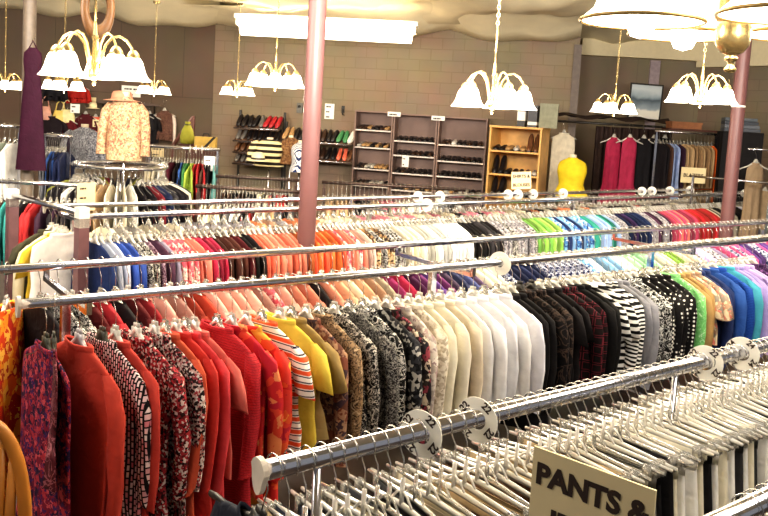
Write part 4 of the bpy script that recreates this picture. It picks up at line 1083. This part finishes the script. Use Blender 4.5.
for px, py, hx, nm in ((66, 108, '6c1c24', 'dark red'), (112, 107, '1c1a20', 'jet black'), (120, 108, '5c4c3c', 'mocha brown'), (71, 116, '2c2430', 'dusky purple'), (80, 119, '38282c', 'umber'), (90, 122, '241c20', 'sooty black'), (108, 122, '4c2428', 'wine'), (134, 108, '2c2c34', 'ink blue')):
    hung('top', px, py, 14, sol(hx), '%s top on the crowded brown wall' % nm, 'top', 'short', .5, w=.7, group='tops on the brown wall')
# long wall shelf
pA, pB = lw(98, 101.5, .16), lw(160, 101.5, .16); q = pB-pA
o = empty('wall_shelf', pA, atan2(q.y, q.x)); tag(o, 'long thin dark shelf rail along the brown wall', 'shelf')
put('board', MB().box(0, -.1, -.03, q.length, .15, .02), mat('shelf_dark_wood', '4c382c', .6), o)
for x in (.1, q.length-.1): put('bracket', MB().rings([[(x+e, .14, -.03), (x+e, -.06, -.03), (x+e, .14, -.2)] for e in (-.015, .015)], True, True), DARKP, o)
def handbag(px, py, d, c, label, w=.3, h=.26):
    p = lw(px, py, .14); o = empty('handbag', p, LRZ); tag(o, label, 'handbag', 'bags on the wall'); m_ = mat('bag_'+c, c, .45)
    put('body', MB().rings([[(w*ww*cos(2*pi*k/16), .06*tt*sin(2*pi*k/16), z*h) for k in range(16)] for z, ww, tt in ((0, .44, .8), (.06, .5, 1.1), (.5, .47, 1.1), (.95, .36, .5), (1, .34, .4))], True, True), m_, o, smooth=True)
    put('handle', MB().tube([(-w*.28, 0, h*.96), (-w*.2, 0, h*1.5), (0, 0, h*1.72), (w*.2, 0, h*1.5), (w*.28, 0, h*.96)], .012, 8), m_, o, smooth=True)
    return o
handbag(60, 124, 13.6, 'e8cc70', 'pale yellow handbag hanging left under the white card'); handbag(67, 123, 13.4, 'ece0a8', 'cream handbag hanging beside the pale yellow one'); handbag(45, 120, 13.8, 'd8a08c', 'blush pink handbag hanging near the purple dress', .24)
hat(lw(93, 108, .2), LRZ, mat('cream_straw', 'e4d4ac', .8), 'small cream straw hat above the coral orange top', .13)
sign('price_card', 'white price card on the brown wall above the cream handbag', lw(75, 113, .24), .17, .17, LRZ, ['#==', '-='], .05, WCARD)
sign('price_card', 'cream price card above the small cream straw hat', lw(92, 104, .02), .15, .13, LRZ, ['#=='], .045, CARD)
sign('price_card', 'cream price card below the coral orange top', lw(98, 127, .24), .2, .14, LRZ, ['#==', '-=-'], .05, CARD)
sign('price_card', 'white price card tucked beside the floral display blouse', at(147, 137, 12.5), .1, .16, HA, ['#=-'], .035, WCARD, post=1.6)
sign('wall_notice', 'white paper sign on the brown wall above the pinkish hat', lw(131, 97, .02), .36, .22, LRZ, ['#== ==', '#=-='], .05, WCARD)
sign('rack_card', 'white card on the bright clothes rack beside the round rack', at(157, 157, 11.2), .19, .16, HA, ['#=-= =', '#==-'], .035, CARD, post=1.6)
sign('rack_card', 'white card hung among the red and teal clothes', at(209, 171, 10.6), .15, .2, HA, ['#=-=', '=='], .033, WCARD, post=1.1)
# triangular handrail and case
p = at(181, 140, 14.3); o = empty('handrail', Vector((p.x, p.y, 0)), HA); tag(o, 'dark wooden triangular handrail standing against the brown wall corner', 'handrail')
q = at(194, 116, 14.3); dx = (q-p).dot(HR)
DW = mat('dark_mahogany', '4a2418', .5)
put('post', MB().box(dx-.03, -.03, 0, dx+.03, .03, q.z), DW, o)
put('rail', MB().tube([(-.15, 0, p.z-.12), (dx, 0, q.z-.02)], .035, 8), DW, o); put('foot', MB().box(-.18, -.03, 0, -.12, .03, p.z-.12), DW, o)
p = at(187, 144, 13.0); q2 = put('stool', MB().lathe([(.16, 0), (.16, .03), (.03, .05), (.03, p.z-.05), (.14, p.z-.03), (.14, p.z)], 14, cap=True), DW, None, Vector((p.x, p.y, 0))); tag(q2, 'dark pedestal under the olive green bag', 'pedestal')
o = empty('green_bag', p, HA); tag(o, 'olive green soft bag standing upright beside the handrail', 'bag')
put('body', MB().lathe([(0, 0), (.11, .01), (.12, .12), (.09, .24), (.04, .33), (.05, .37), (.0, .37)], 14), fab('solid', '9c9a3c'), o, smooth=True)
put('tie', MB().torus((0, 0, .32), .045, .01), DARKP, o)
p = at(194, 150, 12.6); o = empty('case', p, HA); tag(o, 'yellow carrying case with dark strap above the bright clothes rack', 'case')
put('body', MB().box(0, 0, 0, .34, .14, .22), mat('mustard_case', 'd0ac54', .5), o); put('strap', MB().rings([[(.1+x, -.004-y, -.0) , (.3+x, -.004-y, .226)] for x, y in ((0, 0), (.05, 0))], False), DARKP, o)
put('handle', MB().tube([(.12, .07, .22), (.13, .07, .27), (.21, .07, .27), (.22, .07, .22)], .012, 8), DARKP, o, smooth=True)
p2 = put('case_stand', MB().box(0, 0, 0, .4, .2, p.z-.002), DW, None, Vector((p.x, p.y, 0))-HR*.03-HF*.03, HA); tag(p2, 'dark plinth under the yellow carrying case', 'plinth')

# striped sweater and hats by the shoe wall
P = at(269, 166, 11.6)
bust_garment('striped_sweater', P, HA, fab('stripe', 'ecdca8', '2c2420', scale=.6), 'cream and black striped sweater on a form before the shoe rack', 'sweater', .2, .40, .12, True, flare=1.0)
hat(at(258, 160, 11.2), HA, mat('cream_felt', 'ecdcb0', .8), 'cream felt hat in front of the striped sweater', .17, DARKP)
P = at(290, 164, 11.6)
bust_garment('fur_vest', P, HA, fab('floral', '7c5838', '5c3c28', '94704c', scale=2), 'brown fur vest on a form right of the striped sweater', 'vest', .14, .40, .11, False)
P = at(299, 172, 11.0)
bust_garment('striped_blouse', P, HA, fab('pinstripe', '24345c', 'e8e4dc', scale=2.5), 'navy and white striped blouse beside the mauve pole', 'blouse', .12, .42, .1, False)

# right side: dresses and trousers against the recess wall
P = at(570, 196, 12.4)
bust_garment('yellow_dress', P, HA-.4, sol('e4c420'), 'bright yellow dress on a white form beside the wooden bookcase', 'dress', .22, .62, .14, False, flare=1.2)
o = hung('robe', 565, 122, 13.6, sol('e0d4bc'), 'long cream robe hanging behind the yellow dress', 'robe', 'none', 1.1, HA+pi/2, .8)
DR = 13.4
rR = back_rack('clothes_rack', 655, 719, 131, 2.02, [[BK, BR], BR, ('light blue', '9cb0dc'), PP, TN, TN, ('camel', '9c7c58'), TN, ('camel', '9c7c58'), TN, ('bright orange', 'f06820')], 16, 'high clothes rail of tan clothes behind the blazers sign', 'the tan clothes rail', 'coat', .95, sleeve='none', dpt=13.2)
MG = sol('a82448')
hung('dress', 615, 126, 13.2, MG, 'magenta dress hung left of its twin on the recess wall', 'dress', 'none', 1.15, HA+pi/2, .5, 'magenta dresses', flare=1.6)
hung('dress', 631, 126, 13.1, sol('ac284c'), 'magenta dress with dark front trim hung nearer the black dresses', 'dress', 'none', 1.15, HA+pi/2, .5, 'magenta dresses', flare=1.6)
for i, (px, lab) in enumerate(((645, 'black dress hung next to the magenta dresses'), (655, 'black dress hung in the middle of the recess wall'), (666, 'wide black coat hung left of the tan clothes rail'))):
    hung('dress', px, 127, 13.3+.1*i, sol(('1c1a1e', '262226', '141214')[i]), lab, 'dress', 'none' if i < 2 else 'long', 1.2, HA+pi/2, .6+.25*(i == 2))
pA, pB = at(557, 121, 13.6), at(668, 126, 13.6); q = pB-pA
o = empty('wall_rail', pA, atan2(q.y, q.x)); tag(o, 'dark wall rail carrying the magenta and black dresses', 'clothes rail')
put('bar', MB().tube([(0, 0, 0), (q.length, 0, 0)], .02, 8), DARKP, o, smooth=True)
put('cloth', MB().rings([[(q.length*i/20, .2, .1+.02*sin(i*1.3)), (q.length*i/20, .0, .14+.02*sin(i)), (q.length*i/20, -.12, .08+.03*sin(i*.9))] for i in range(21)], False), fab('solid', '382c28'), o, smooth=True)
# backing drape
pA, pB = at(596, 126, 14.0), at(672, 126, 14.0); q = pB-pA
o = link('backing_drape', MB().rings([[(q.length*i/60, .05*sin(i*.9), 0), (q.length*i/60, .06*sin(i*.9+.2), -pA.z+.03)] for i in range(61)], False).mesh('drape'), fab('solid', '3a2c28'), None, pA, atan2(q.y, q.x)); tag(o, 'dark brown drape hanging behind the magenta dresses', 'drape')
# black covered rack with folded jeans and a carton
P = at(724, 131, 12.6); o = empty('covered_rack', Vector((P.x, P.y, 0)), HA-.25); tag(o, 'rack draped in black cloth behind the far mauve pole', 'covered rack')
put('frame', MB().box(0, 0, 0, .58, .6, P.z-.01), DARKP, o)
put('cover', MB().rings([[(x_*.6-.01+.01*sin(9*k), y_*.64-.02, z) for k, (x_, y_) in enumerate([(i/8, 0) for i in range(8)]+[(1, i/8) for i in range(8)]+[(1-i/8, 1) for i in range(8)]+[(0, 1-i/8) for i in range(8)])] for z in (.1, .8, 1.5, P.z)], True, True), fab('solid', '1e1c1e'), o)
zt = P.z
for i in range(4):
    j = put('folded_jeans', MB().box(.02, 0, 0, .56-.02*i, .4, .05), fab('solid', ('5c6068', '6c7078', '4c5058', '60666c')[i]), None, Vector((P.x, P.y, zt+.005+.056*i))+HF*.04, HA-.25)
    tag(j, '%s folded grey jeans counted upward on the black covered rack' % ORD[i], 'jeans', 'folded jeans')
p = at(672, 128, 13.2); o = empty('carton', p, HA); tag(o, 'long flat brown carton lying above the tan clothes rail', 'carton')
put('body', MB().box(0, 0, 0, .5, .3, .1), mat('brown_card', '8c5c3c', .7), o); put('lid', MB().box(-.01, -.01, .08, .51, .31, .115), mat('brown_card', '8c5c3c', .7), o)
q = put('top_shelf', MB().box(-.05, 0, -.03, 1.45, .35, 0), DW, None, p-Vector((0, 0, .004)), HA); tag(q, 'high shelf board carrying the brown carton', 'shelf')
# framed picture
o = empty('framed_picture', at(643, 120, 15.2), HA-.03); o.rotation_euler = (0, radians(1.5), HA-.03); tag(o, 'slightly tilted framed print of misty grey sea and pale margin', 'picture')
DW_ = .63; HP = .70
for a in ((-DW_/2, 0, DW_/2, .03), (-DW_/2, HP-.03, DW_/2, HP), (-DW_/2, 0, -DW_/2+.025, HP), (DW_/2-.025, 0, DW_/2, HP)): put('frame_bar', MB().box(a[0], -.03, a[1], a[2], .0, a[3]), DARKP, o)
def print_mat():
    m_, nt, b = base_mat('misty_print'); N, L = nt.nodes.new, nt.links.new
    tc = N('ShaderNodeTexCoord'); sx = N('ShaderNodeSeparateXYZ'); L(tc.outputs['Object'], sx.inputs[0])
    nz = N('ShaderNodeTexNoise'); nz.inputs['Scale'].default_value = 5; L(tc.outputs['Object'], nz.inputs['Vector'])
    ad = N('ShaderNodeMath'); ad.operation = 'MULTIPLY_ADD'; ad.inputs[1].default_value = .18; L(nz.outputs['Fac'], ad.inputs[0]); L(sx.outputs['Z'], ad.inputs[2])
    rp = ramp(nt, [(.0, 'f4f0e4'), (.27, 'f0ece0'), (.31, 'a4b0b8'), (.40, '7c8a94'), (.48, '56646e'), (.55, 'a4b4bc'), (.68, 'd4dcde'), (.85, 'bcc8ce')], False); L(ad.outputs[0], rp.inputs['Fac']); L(rp.outputs['Color'], b.inputs['Base Color']); b.inputs['Roughness'].default_value = .3
    return m_
put('print', MB().box(-DW_/2+.02, -.018, .02, DW_/2-.02, -.008, HP-.02), print_mat(), o)
# carved oval frame hung behind the near chandelier
o = empty('oval_frame', at(98, 8, 5.4), HA+.5); tag(o, 'carved brown oval wooden frame hung behind the largest chandelier', 'frame')
put('ring', MB().torus((0, 0, 0), .085, .028, 'y', 28, 8, 1, 2.0), mat('carved_brown', '64421f', .5, var=.25), o, smooth=True)
put('hanging_wire', MB().tube([(0, 0, .18), (0, 0, CEIL-.15-o.location.z)], .004, 6), WIRE, o)
# low rail by the far right wall
pA, pB = at(690, 176, 11.8), at(775, 181, 11.0); q = pB-pA
o = empty('display_bar', pA, atan2(q.y, q.x)); tag(o, 'thin white rail crossing low at the right edge behind the mauve pole', 'display bar')
put('bar', MB().tube([(0, 0, 0), (q.length, 0, 0)], .016, 8), CHROME, o, smooth=True)
for x in (.05, q.length-.05): put('upright', MB().box(x-.015, -.015, -pA.z, x+.015, .015, 0), CHROME, o)
hung('top', 766, 178, 11.6, sol('a89070'), 'beige top hanging at the right edge beside the far pole', 'top', 'short', .6, HA+pi/2, .5)
hb = empty('wall_rail', at(748, 149, 11.5), HA); tag(hb, 'short chrome arm holding the tan dress at the right edge', 'clothes rail')
put('bar', MB().tube([(0, 0, 0), (.6, 0, 0)], .014, 8), CHROME, hb, smooth=True); put('upright', MB().box(.58, -.02, -hb.location.z, .62, .02, .01), CHROME, hb)
hung('dress', 757, 150, 11.5, sol('9c8468'), 'tan dress hanging at the right edge above the beige top', 'dress', 'none', 1.1, HA+pi/2, .5)
# ------------------------------------------------------------------ lights
def area(loc, size, e, col=(1, .94, .86), rot=(0, 0, 0), sy=None):
    l = bpy.data.lights.new('area', 'AREA'); l.energy = e; l.size = size; l.color = col
    if sy: l.shape = 'RECTANGLE'; l.size_y = sy
    o = bpy.data.objects.new('fill_light', l); COL.objects.link(o); o.location = loc; o.rotation_euler = rot; return o  # added fill lamp, not a fixture of the store
for u, d in ((-3, 1.5), (2, 1.5), (-3, 4.5), (2.5, 4.5), (-3, 7.6), (3.2, 7.6)):
    area(gpt(u, d, 3.75), 1.6, 85 if d < 2 else 104 if d < 6 else 58)  # added overhead fill, out of view
for u in (-4, 0, 4): area(gpt(u, 4.6, 3.05), 1.2, 330, rot=(radians(130), 0, HA))  # added up-facing fill that brightens the ceiling cloth, out of view
w = bpy.data.worlds.new('room_light'); SC.world = w; w.use_nodes = True
w.node_tree.nodes['Background'].inputs[0].default_value = (.98, .97, .97, 1); w.node_tree.nodes['Background'].inputs[1].default_value = .28
SC.view_settings.view_transform = 'Standard'; SC.view_settings.look = 'Medium High Contrast'; SC.view_settings.exposure = .03; SC.view_settings.gamma = 1
for nm in STUFF_H:
    b = MB()
    for loc, rz in STUFF_H[nm]:
        Mx = Matrix.Translation(loc) @ Matrix.Rotation(rz, 4, 'Z'); o_ = len(b.v)
        b.v += [tuple(Mx @ v.co) for v in HANGW.vertices]; b.f += [tuple(o_+i for i in p.vertices) for p in HANGW.polygons]
    o = put('clothes_hangers', b, GLASSY, smooth=True); tag(o, nm.replace('clear hangers', 'clear plastic hangers in a row'), 'hangers'); o['kind'] = 'stuff'
